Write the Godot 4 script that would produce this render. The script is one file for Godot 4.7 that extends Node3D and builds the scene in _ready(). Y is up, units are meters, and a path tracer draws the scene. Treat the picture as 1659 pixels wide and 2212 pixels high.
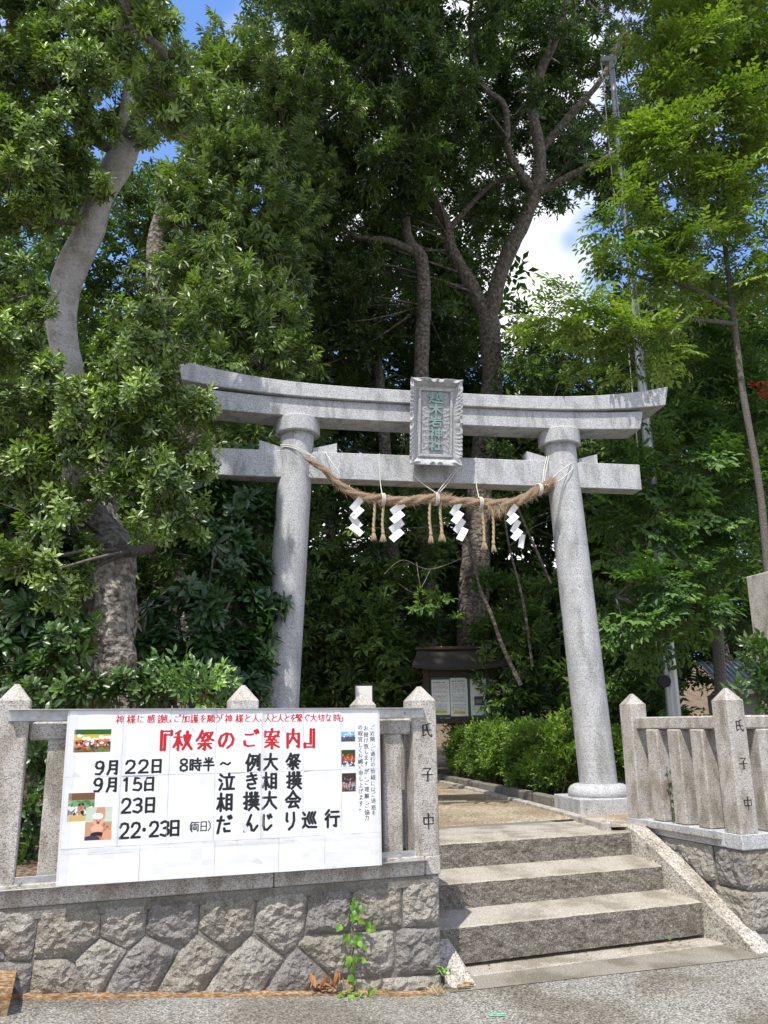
extends Node3D

# ------------------------------------------------------------------ frames
# Camera stands at the origin of the street, looking along -z. Street things are
# laid out in the street frame (x along the kerb, -z into the shrine), the gate in its own frame.
const CAM_Y := 1.5884
const PITCH := 0.25326
const ROLL := -0.011707
const FOCAL := 1778.7          # pixels of a 1659 x 2212 picture
var street := Transform3D(Basis(Vector3.UP, 0.3612), Vector3(0.2245, 0, -5.7203))
var gate := Transform3D(Basis(Vector3.UP, 0.1621), Vector3(0.5373, 0, -8.5826))
var cam_basis: Basis
var rng := RandomNumberGenerator.new()
var used := {}
var M := {}
var bump := FastNoiseLite.new()

# ------------------------------------------------------------------ mesh collector
class MB:
	var v := PackedVector3Array()
	var n := PackedVector3Array()
	var t := PackedVector2Array()
	func tri(a: Vector3, b: Vector3, c: Vector3, out := Vector3.ZERO) -> void:
		var m := (b - a).cross(c - a)
		if m.length_squared() < 1e-18:
			return
		m = m.normalized()
		if out != Vector3.ZERO and m.dot(out) < 0.0:
			m = -m
			v.append_array([a, b, c])
		else:
			v.append_array([a, c, b])
		n.append_array([m, m, m])
		t.append_array([Vector2.ZERO, Vector2.ZERO, Vector2.ZERO])
	func quad(a: Vector3, b: Vector3, c: Vector3, d: Vector3, out := Vector3.ZERO) -> void:
		tri(a, b, c, out)
		tri(a, c, d, out)
	func quad_uv(a: Vector3, b: Vector3, c: Vector3, d: Vector3, r: Rect2, out: Vector3) -> void:
		var m := (b - a).cross(c - a).normalized()
		if m.dot(out) < 0.0:
			m = -m
		var u0 := r.position
		var u2 := r.end
		var u1 := Vector2(u2.x, u0.y)
		var u3 := Vector2(u0.x, u2.y)
		v.append_array([a, b, c, a, c, d])
		n.append_array([m, m, m, m, m, m])
		t.append_array([u0, u1, u2, u0, u2, u3])
	func stri(a: Vector3, b: Vector3, c: Vector3, na: Vector3, nb: Vector3, nc: Vector3) -> void:
		if (b - a).cross(c - a).dot(na + nb + nc) < 0.0:
			v.append_array([a, b, c])
			n.append_array([na, nb, nc])
		else:
			v.append_array([a, c, b])
			n.append_array([na, nc, nb])
		t.append_array([Vector2.ZERO, Vector2.ZERO, Vector2.ZERO])
	# a box with bevelled edges
	func cbox(xf: Transform3D, size: Vector3, ch := 0.006) -> void:
		var h := size * 0.5
		ch = minf(ch, minf(h.x, minf(h.y, h.z)) * 0.9)
		var q := h - Vector3(ch, ch, ch)
		var axes := [Vector3.RIGHT, Vector3.UP, Vector3.BACK]
		for a in 3:
			var b := (a + 1) % 3
			var c := (a + 2) % 3
			for s in [-1.0, 1.0]:
				var o: Vector3 = axes[a] * h[a] * s
				var p: Vector3 = axes[b] * q[b]
				var r: Vector3 = axes[c] * q[c]
				quad(xf * (o + p + r), xf * (o + p - r), xf * (o - p - r), xf * (o - p + r), xf.basis * (axes[a] * s))
				for s2 in [-1.0, 1.0]:
					var e1: Vector3 = axes[a] * h[a] * s + axes[b] * q[b] * s2
					var e2: Vector3 = axes[a] * q[a] * s + axes[b] * h[b] * s2
					quad(xf * (e1 + r), xf * (e1 - r), xf * (e2 - r), xf * (e2 + r), xf.basis * (axes[a] * s + axes[b] * s2))
		for i in 8:
			var sg := Vector3(1 if i & 1 else -1, 1 if i & 2 else -1, 1 if i & 4 else -1)
			tri(xf * (sg * Vector3(h.x, q.y, q.z)), xf * (sg * Vector3(q.x, h.y, q.z)), xf * (sg * Vector3(q.x, q.y, h.z)), xf.basis * sg)
	# rings of points joined into a skin; smooth normals point away from each ring's middle
	func loft(rings: Array, smooth := true, cap0 := true, cap1 := true) -> void:
		var k: int = rings[0].size()
		var mids := []
		for r in rings:
			var m := Vector3.ZERO
			for p in r:
				m += p
			mids.append(m / k)
		var nn := []
		if smooth:
			for i in rings.size():
				var row := PackedVector3Array()
				for j in k:
					var along: Vector3 = rings[mini(i + 1, rings.size() - 1)][j] - rings[maxi(i - 1, 0)][j]
					var around: Vector3 = rings[i][(j + 1) % k] - rings[i][(j + k - 1) % k]
					var m := along.cross(around).normalized()
					if m.dot(rings[i][j] - mids[i]) < 0.0:
						m = -m
					row.append(m)
				nn.append(row)
		for i in rings.size() - 1:
			for j in k:
				var j2 := (j + 1) % k
				var a: Vector3 = rings[i][j]
				var b: Vector3 = rings[i][j2]
				var c: Vector3 = rings[i + 1][j2]
				var d: Vector3 = rings[i + 1][j]
				if smooth:
					stri(a, b, c, nn[i][j], nn[i][j2], nn[i + 1][j2])
					stri(a, c, d, nn[i][j], nn[i + 1][j2], nn[i + 1][j])
				else:
					quad(a, b, c, d, (a + b + c + d) * 0.25 - (mids[i] + mids[i + 1]) * 0.5)
		var last := rings.size() - 1
		for j in k:
			if cap0:
				tri(mids[0], rings[0][j], rings[0][(j + 1) % k], mids[0] - mids[1])
			if cap1:
				tri(mids[last], rings[last][j], rings[last][(j + 1) % k], mids[last] - mids[last - 1])
	# tube along points with a radius at each
	func tube(pts: Array, rad: Array, k := 8, knobbly := 0.0, noise: FastNoiseLite = null) -> void:
		var rings := []
		var side := Vector3.ZERO
		for i in pts.size():
			var d: Vector3 = (pts[mini(i + 1, pts.size() - 1)] - pts[maxi(i - 1, 0)]).normalized()
			if side == Vector3.ZERO:
				side = d.cross(Vector3.RIGHT if absf(d.x) < 0.8 else Vector3.UP).normalized()
			side = (side - d * side.dot(d)).normalized()
			var up := d.cross(side)
			var ring := PackedVector3Array()
			for j in k:
				var a := TAU * j / k
				var r: float = rad[i]
				var dir := side * cos(a) + up * sin(a)
				if noise:
					r *= 1.0 + knobbly * noise.get_noise_3dv((pts[i] + dir * r) * 3.0)
				ring.append(pts[i] + dir * r)
			rings.append(ring)
		loft(rings)
	# closed outline in the xy plane pushed along z from z0 to z1
	func prism(poly: PackedVector2Array, z0: float, z1: float, xf := Transform3D.IDENTITY) -> void:
		var idx := Geometry2D.triangulate_polygon(poly)
		for i in range(0, idx.size(), 3):
			for z in [z0, z1]:
				var p := []
				for j in 3:
					var q := poly[idx[i + j]]
					p.append(xf * Vector3(q.x, q.y, z))
				tri(p[0], p[1], p[2], xf.basis * Vector3(0, 0, signf(z - (z0 + z1) * 0.5)))
		var cw := Geometry2D.is_polygon_clockwise(poly)
		for i in poly.size():
			var a := poly[i]
			var b := poly[(i + 1) % poly.size()]
			var e := b - a
			var o := Vector3(-e.y, e.x, 0) if cw else Vector3(e.y, -e.x, 0)
			quad(xf * Vector3(a.x, a.y, z0), xf * Vector3(b.x, b.y, z0), xf * Vector3(b.x, b.y, z1), xf * Vector3(a.x, a.y, z1), xf.basis * o)
	func mesh() -> ArrayMesh:
		var arr := []
		arr.resize(Mesh.ARRAY_MAX)
		arr[Mesh.ARRAY_VERTEX] = v
		arr[Mesh.ARRAY_NORMAL] = n
		arr[Mesh.ARRAY_TEX_UV] = t
		var am := ArrayMesh.new()
		am.add_surface_from_arrays(Mesh.PRIMITIVE_TRIANGLES, arr)
		return am

# ------------------------------------------------------------------ scene helpers
func numbered(called: String) -> String:
	used[called] = used.get(called, -1) + 1
	return called if used[called] == 0 else "%s_%03d" % [called, used[called]]

func thing(called: String, label: String, category: String, xf := Transform3D.IDENTITY, group := "") -> Node3D:
	var o := Node3D.new()
	o.name = numbered(called)
	add_child(o)
	o.transform = xf
	tag(o, label, category, group)
	return o

func tag(o: Node3D, label: String, category: String, group := "") -> Node3D:
	o.set_meta("label", label)
	o.set_meta("category", category)
	if group:
		o.set_meta("group", group)
	return o

func part(parent: Node3D, called: String, mesh: Mesh, mat: Material, xf := Transform3D.IDENTITY) -> MeshInstance3D:
	var o := MeshInstance3D.new()
	o.name = numbered(called) if parent == self else called
	o.mesh = mesh
	o.material_override = mat
	o.transform = xf
	parent.add_child(o, true)
	return o

func structure(called: String, mesh: Mesh, mat: Material, xf := Transform3D.IDENTITY) -> MeshInstance3D:
	var o := part(self, called, mesh, mat, xf)
	o.set_meta("kind", "structure")
	return o

func shift(x: float, y: float, z: float) -> Transform3D:
	return Transform3D(Basis.IDENTITY, Vector3(x, y, z))

# direction through a pixel of a 1659 x 2212 view of the place, as a point at horizontal depth d
func at(px: float, py: float, d: float) -> Vector3:
	var dir := cam_basis * Vector3((px - 829.5) / FOCAL, (1106.0 - py) / FOCAL, -1.0)
	return Vector3(0, CAM_Y, 0) + dir * (d / -dir.z)

func per_pixel(px: float, py: float, d: float) -> float:
	var dir := cam_basis * Vector3((px - 829.5) / FOCAL, (1106.0 - py) / FOCAL, -1.0)
	return (d / -dir.z) / FOCAL

func cube(x0: float, x1: float, y0: float, y1: float, z0: float, z1: float, ch := 0.006) -> ArrayMesh:
	var m := MB.new()
	m.cbox(shift((x0 + x1) / 2, (y0 + y1) / 2, (z0 + z1) / 2), Vector3(absf(x1 - x0), absf(y1 - y0), absf(z1 - z0)), ch)
	return m.mesh()

func ring_pts(c: Vector3, r: float, k: int) -> PackedVector3Array:
	var p := PackedVector3Array()
	for j in k:
		p.append(c + Vector3(cos(TAU * j / k) * r, 0, sin(TAU * j / k) * r))
	return p

func smooth_path(pts: Array, rad: Array, steps := 5) -> Array:
	var op := []
	var orad := []
	for i in pts.size() - 1:
		var p0: Vector3 = pts[maxi(i - 1, 0)]
		var p1: Vector3 = pts[i]
		var p2: Vector3 = pts[i + 1]
		var p3: Vector3 = pts[mini(i + 2, pts.size() - 1)]
		for k in steps:
			var f := float(k) / steps
			op.append(p1.cubic_interpolate(p2, p0, p3, f))
			orad.append(lerpf(rad[i], rad[i + 1], f))
	op.append(pts[-1])
	orad.append(rad[-1])
	return [op, orad]

# ------------------------------------------------------------------ textures and materials
func speckle(seed_: int, ramp: Array, shares: Array, soft: float, size := 512) -> ImageTexture:
	# mineral grains: every grain takes one colour of the ramp, blended a little with its neighbours
	var r := RandomNumberGenerator.new()
	r.seed = seed_
	var cum := []
	var s := 0.0
	for q in shares:
		s += q
		cum.append(s)
	var g := size / 2
	var grain := PackedInt32Array()
	grain.resize(g * g)
	for i in g * g:
		var x := r.randf() * s
		var k := 0
		while x > cum[k]:
			k += 1
		grain[i] = k
	var by := PackedByteArray()
	by.resize(size * size * 3)
	var cols := []
	for c in ramp:
		cols.append(Color(c[0], c[1], c[2]).linear_to_srgb())
	for y in size:
		for x in size:
			var gx := ((x + int(r.randf() * 2.0)) >> 1) % g
			var gy := ((y + int(r.randf() * 2.0)) >> 1) % g
			var c: Color = cols[grain[gy * g + gx]]
			var j := (r.randf() - 0.5) * soft
			var i := (y * size + x) * 3
			by[i] = clampi(int((c.r + j) * 255.0), 0, 255)
			by[i + 1] = clampi(int((c.g + j) * 255.0), 0, 255)
			by[i + 2] = clampi(int((c.b + j) * 255.0), 0, 255)
	return ImageTexture.create_from_image(Image.create_from_data(size, size, false, Image.FORMAT_RGB8, by))

func noise_tex(seed_: int, freq: float, ramp: Array, offs: Array, size := 512, type := FastNoiseLite.TYPE_SIMPLEX_SMOOTH, octaves := 5, ret := FastNoiseLite.RETURN_CELL_VALUE) -> NoiseTexture2D:
	var f := FastNoiseLite.new()
	f.seed = seed_
	f.noise_type = type
	f.frequency = freq
	f.fractal_type = FastNoiseLite.FRACTAL_FBM if octaves > 1 else FastNoiseLite.FRACTAL_NONE
	f.fractal_octaves = octaves
	f.cellular_return_type = ret
	f.cellular_jitter = 1.0
	var nt := NoiseTexture2D.new()
	nt.width = size
	nt.height = size
	nt.seamless = true
	nt.noise = f
	if ramp:
		var g := Gradient.new()
		var cs := PackedColorArray()
		for c in ramp:
			cs.append(Color(c[0], c[1], c[2]).linear_to_srgb())
		g.offsets = PackedFloat32Array(offs)
		g.colors = cs
		nt.color_ramp = g
	return nt

func mat(tex: Texture2D, tile: float, rough := 0.8, tint := Color.WHITE, relief: Texture2D = null, depth := 0.0) -> StandardMaterial3D:
	var m := StandardMaterial3D.new()
	m.albedo_color = tint
	m.roughness = rough
	m.albedo_texture = tex
	m.uv1_triplanar = true
	m.uv1_world_triplanar = true
	m.uv1_scale = Vector3.ONE / tile
	if relief:
		m.heightmap_enabled = true
		m.heightmap_texture = relief
		m.heightmap_scale = depth
	return m

func stained(m: StandardMaterial3D, tex: Texture2D, tile: float, tall := 1.0) -> StandardMaterial3D:
	# coarse blotches multiplied over the fine grain
	m.detail_enabled = true
	m.detail_blend_mode = BaseMaterial3D.BLEND_MODE_MUL
	m.detail_uv_layer = BaseMaterial3D.DETAIL_UV_2
	m.detail_albedo = tex
	m.uv2_triplanar = true
	m.uv2_world_triplanar = true
	m.uv2_scale = Vector3(1.0, 1.0 / tall, 1.0) / tile
	return m

func flat(c: Array, rough := 0.7, metal := 0.0) -> StandardMaterial3D:
	var m := StandardMaterial3D.new()
	m.albedo_color = Color(c[0], c[1], c[2]).linear_to_srgb()
	m.roughness = rough
	m.metallic = metal
	return m

func leaf_mat(c: Array, rough := 0.42, back := [0.5, 0.62, 0.12]) -> StandardMaterial3D:
	var m := flat(c, rough)
	m.vertex_color_use_as_albedo = true
	m.albedo_color = Color.WHITE
	m.backlight_enabled = true
	m.backlight = Color(back[0], back[1], back[2]).linear_to_srgb()
	return m

func make_materials() -> void:
	bump.seed = 5
	bump.frequency = 1.0
	bump.fractal_octaves = 4
	var blot := noise_tex(3, 0.006, [[0.62, 0.6, 0.55], [0.92, 0.91, 0.88], [1, 1, 1]], [0.25, 0.5, 0.7])
	var fine := noise_tex(8, 0.09, [], [], 512, FastNoiseLite.TYPE_SIMPLEX_SMOOTH, 4)
	var chip := noise_tex(10, 0.04, [], [], 512, FastNoiseLite.TYPE_SIMPLEX_SMOOTH, 5)
	var crag := noise_tex(9, 0.018, [], [], 512, FastNoiseLite.TYPE_SIMPLEX_SMOOTH, 6)
	var pale := speckle(11, [[0.61, 0.615, 0.63], [0.455, 0.46, 0.475], [0.29, 0.3, 0.32], [0.075, 0.078, 0.09]], [0.34, 0.36, 0.2, 0.1], 0.06)
	var warm := speckle(12, [[0.6, 0.575, 0.54], [0.46, 0.43, 0.4], [0.29, 0.27, 0.255], [0.07, 0.066, 0.065]], [0.32, 0.37, 0.2, 0.11], 0.07)
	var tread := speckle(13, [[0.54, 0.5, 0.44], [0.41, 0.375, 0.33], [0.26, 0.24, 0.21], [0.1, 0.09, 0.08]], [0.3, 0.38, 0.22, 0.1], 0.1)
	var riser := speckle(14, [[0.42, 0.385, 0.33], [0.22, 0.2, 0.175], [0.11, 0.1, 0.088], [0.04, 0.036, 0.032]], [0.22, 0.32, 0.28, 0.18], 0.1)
	var rock := speckle(15, [[0.46, 0.43, 0.385], [0.33, 0.31, 0.275], [0.21, 0.2, 0.18], [0.08, 0.075, 0.07]], [0.24, 0.4, 0.26, 0.1], 0.1)
	M.granite = stained(mat(pale, 0.95, 0.72), noise_tex(4, 0.012, [[0.66, 0.66, 0.64], [0.9, 0.9, 0.9], [1, 1, 1]], [0.24, 0.42, 0.58]), 1.1, 4.0)
	M.granite_old = stained(mat(warm, 0.9, 0.8), noise_tex(21, 0.012, [[0.6, 0.57, 0.51], [0.92, 0.9, 0.87], [1, 1, 1]], [0.24, 0.45, 0.62]), 1.0, 2.5)
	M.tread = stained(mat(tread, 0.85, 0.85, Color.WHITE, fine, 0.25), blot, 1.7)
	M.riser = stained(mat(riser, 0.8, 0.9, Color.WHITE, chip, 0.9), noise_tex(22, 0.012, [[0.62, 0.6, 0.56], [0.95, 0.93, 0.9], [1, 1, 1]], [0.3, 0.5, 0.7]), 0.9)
	M.cheek = stained(mat(speckle(16, [[0.62, 0.58, 0.52], [0.5, 0.46, 0.42], [0.25, 0.23, 0.22], [0.07, 0.065, 0.06]], [0.34, 0.3, 0.2, 0.16], 0.06, 256), 0.9, 0.85, Color.WHITE, crag, 0.5), blot, 1.1)
	for i in 3:
		var tone: float = [1.0, 0.86, 0.95][i]
		M["rock%d" % i] = stained(mat(rock, 0.8, 0.92, Color(tone, tone * [1.0, 1.0, 0.99][i], tone * [1.0, 1.03, 0.97][i]), chip, 1.3), noise_tex(30 + i, 0.012, [[0.72, 0.7, 0.67], [0.95, 0.94, 0.93], [1.0, 1.0, 1.0]], [0.28, 0.48, 0.7]), 0.8)
	M.mortar = stained(mat(noise_tex(41, 0.05, [[0.16, 0.15, 0.135], [0.26, 0.245, 0.22]], [0.3, 0.7]), 0.6, 0.95, Color.WHITE, fine, 0.4), blot, 0.9)
	M.asphalt = stained(mat(noise_tex(42, 0.085, [[0.08, 0.078, 0.072], [0.19, 0.183, 0.168], [0.31, 0.3, 0.275], [0.48, 0.46, 0.42]], [0.0, 0.35, 0.7, 1.0], 1024, FastNoiseLite.TYPE_CELLULAR, 1), 0.78, 0.9, Color.WHITE, noise_tex(42, 0.085, [], [], 1024, FastNoiseLite.TYPE_CELLULAR, 1, FastNoiseLite.RETURN_DISTANCE), 0.5), noise_tex(43, 0.004, [[0.62, 0.58, 0.52], [0.9, 0.88, 0.85], [1, 1, 1]], [0.3, 0.5, 0.7]), 2.7)
	M.path = stained(mat(noise_tex(44, 0.085, [[0.13, 0.105, 0.07], [0.28, 0.225, 0.155], [0.42, 0.35, 0.25], [0.58, 0.52, 0.42]], [0.0, 0.35, 0.7, 1.0], 1024, FastNoiseLite.TYPE_CELLULAR, 1), 1.0, 0.9, Color.WHITE, noise_tex(44, 0.085, [], [], 1024, FastNoiseLite.TYPE_CELLULAR, 1, FastNoiseLite.RETURN_DISTANCE), 0.4), noise_tex(45, 0.004, [[0.7, 0.66, 0.6], [1, 1, 1]], [0.3, 0.65]), 2.9)
	M.soil = stained(mat(noise_tex(46, 0.03, [[0.06, 0.04, 0.025], [0.16, 0.11, 0.07], [0.3, 0.22, 0.14]], [0.25, 0.5, 0.8]), 0.9, 0.97, Color.WHITE, crag, 2.0), blot, 2.3)
	M.sand = stained(mat(noise_tex(47, 0.05, [[0.3, 0.23, 0.16], [0.42, 0.33, 0.24]], [0.3, 0.7]), 0.8, 0.95, Color.WHITE, fine, 0.3), blot, 1.9)
	M.rust = stained(mat(noise_tex(48, 0.03, [[0.2, 0.1, 0.035], [0.36, 0.2, 0.08], [0.42, 0.36, 0.29]], [0.3, 0.5, 0.72]), 0.7, 0.92, Color.WHITE, fine, 0.4), blot, 0.8)
	M.bark = mat(noise_tex(51, 0.022, [[0.09, 0.072, 0.058], [0.16, 0.135, 0.11], [0.24, 0.21, 0.18], [0.34, 0.33, 0.29]], [0.25, 0.45, 0.65, 0.85], 512, FastNoiseLite.TYPE_SIMPLEX_SMOOTH, 5), 1.0, 0.95, Color.WHITE, crag, 4.0)
	M.bark_old = stained(mat(noise_tex(52, 0.02, [[0.09, 0.072, 0.056], [0.22, 0.19, 0.16], [0.37, 0.34, 0.3]], [0.3, 0.47, 0.72], 512, FastNoiseLite.TYPE_SIMPLEX_SMOOTH, 6), 0.8, 0.92, Color.WHITE, crag, 3.0), noise_tex(53, 0.045, [[0.25, 0.23, 0.21], [1, 1, 1]], [0.28, 0.4]), 1.1, 1.4)
	M.bark_grey = stained(mat(noise_tex(54, 0.05, [[0.34, 0.32, 0.31], [0.45, 0.43, 0.42], [0.55, 0.53, 0.52]], [0.25, 0.5, 0.75]), 0.9, 0.85, Color.WHITE, fine, 0.6), blot, 0.9)
	M.bark_thin = mat(noise_tex(55, 0.04, [[0.06, 0.055, 0.045], [0.17, 0.155, 0.135]], [0.3, 0.7]), 0.5, 0.9)
	M.apron = stained(mat(noise_tex(49, 0.06, [[0.2, 0.185, 0.16], [0.34, 0.315, 0.27]], [0.3, 0.7]), 0.5, 0.92, Color.WHITE, fine, 0.4), blot, 1.6)
	M.litter = mat(noise_tex(50, 0.05, [[0.05, 0.032, 0.018], [0.13, 0.085, 0.05], [0.26, 0.19, 0.12]], [0.3, 0.5, 0.8]), 0.4, 0.97, Color.WHITE, crag, 2.0)
	M.pecked = mat(pale, 0.9, 0.85, Color(0.9, 0.9, 0.9), noise_tex(63, 0.05, [], [], 512, FastNoiseLite.TYPE_CELLULAR, 1, FastNoiseLite.RETURN_DISTANCE), 1.2)
	M.plastic = flat([0.6, 0.6, 0.62], 0.4)
	M.vine_shade = flat([0.025, 0.07, 0.02], 0.5)  # shade is put into this leaf colour, darker than the other vine
	M.tape = flat([0.9, 0.9, 0.9], 0.12)
	M.tape.transparency = BaseMaterial3D.TRANSPARENCY_ALPHA
	M.tape.albedo_color.a = 0.12
	M.twig = flat([0.11, 0.075, 0.045], 0.9)
	M.straw = mat(noise_tex(56, 0.06, [[0.11, 0.075, 0.048], [0.24, 0.165, 0.11], [0.42, 0.31, 0.215]], [0.25, 0.5, 0.8]), 0.35, 0.9)
	M.straw_light = flat([0.38, 0.28, 0.185], 0.9)
	M.rope = mat(noise_tex(57, 0.08, [[0.3, 0.22, 0.13], [0.5, 0.39, 0.25]], [0.3, 0.7]), 0.2, 0.85)
	M.cord = flat([0.66, 0.65, 0.58], 0.8)
	M.paper = flat([0.82, 0.82, 0.83], 0.6)
	M.paper.backlight_enabled = true
	M.paper.backlight = Color(0.3, 0.3, 0.3)
	M.zinc = stained(mat(noise_tex(58, 0.02, [[0.5, 0.5, 0.51], [0.62, 0.62, 0.63]], [0.3, 0.7]), 0.5, 0.38), noise_tex(59, 0.01, [[0.8, 0.78, 0.75], [1, 1, 1]], [0.3, 0.6]), 0.7)
	M.zinc.metallic = 0.75
	M.pole = flat([0.5, 0.51, 0.52], 0.42, 0.6)
	M.patina = flat([0.24, 0.35, 0.335], 0.75)
	M.ink = flat([0.018, 0.018, 0.02], 0.8)
	M.wood_dark = mat(noise_tex(60, 0.03, [[0.03, 0.022, 0.016], [0.075, 0.055, 0.04]], [0.3, 0.7]), 0.5, 0.8)
	M.board_green = flat([0.03, 0.09, 0.07], 0.6)
	M.shingle = mat(noise_tex(61, 0.05, [[0.03, 0.025, 0.022], [0.07, 0.06, 0.05]], [0.3, 0.7]), 0.4, 0.9)  # notice board roof; its shade is put into this dark colour
	M.tin = flat([0.5, 0.56, 0.6], 0.5, 0.1)
	M.plaster = mat(noise_tex(62, 0.03, [[0.4, 0.39, 0.35], [0.5, 0.49, 0.45]], [0.3, 0.7]), 1.0, 0.9)
	M.steel_dark = flat([0.02, 0.02, 0.022], 0.5, 0.3)
	M.glass = flat([0.03, 0.035, 0.04], 0.08)
	M.dry = flat([0.36, 0.17, 0.07], 0.85)
	M.hay = flat([0.5, 0.4, 0.22], 0.9)
	M.red = flat([0.5, 0.03, 0.02], 0.6)
	M.mint = flat([0.12, 0.62, 0.36], 0.8)

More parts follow.
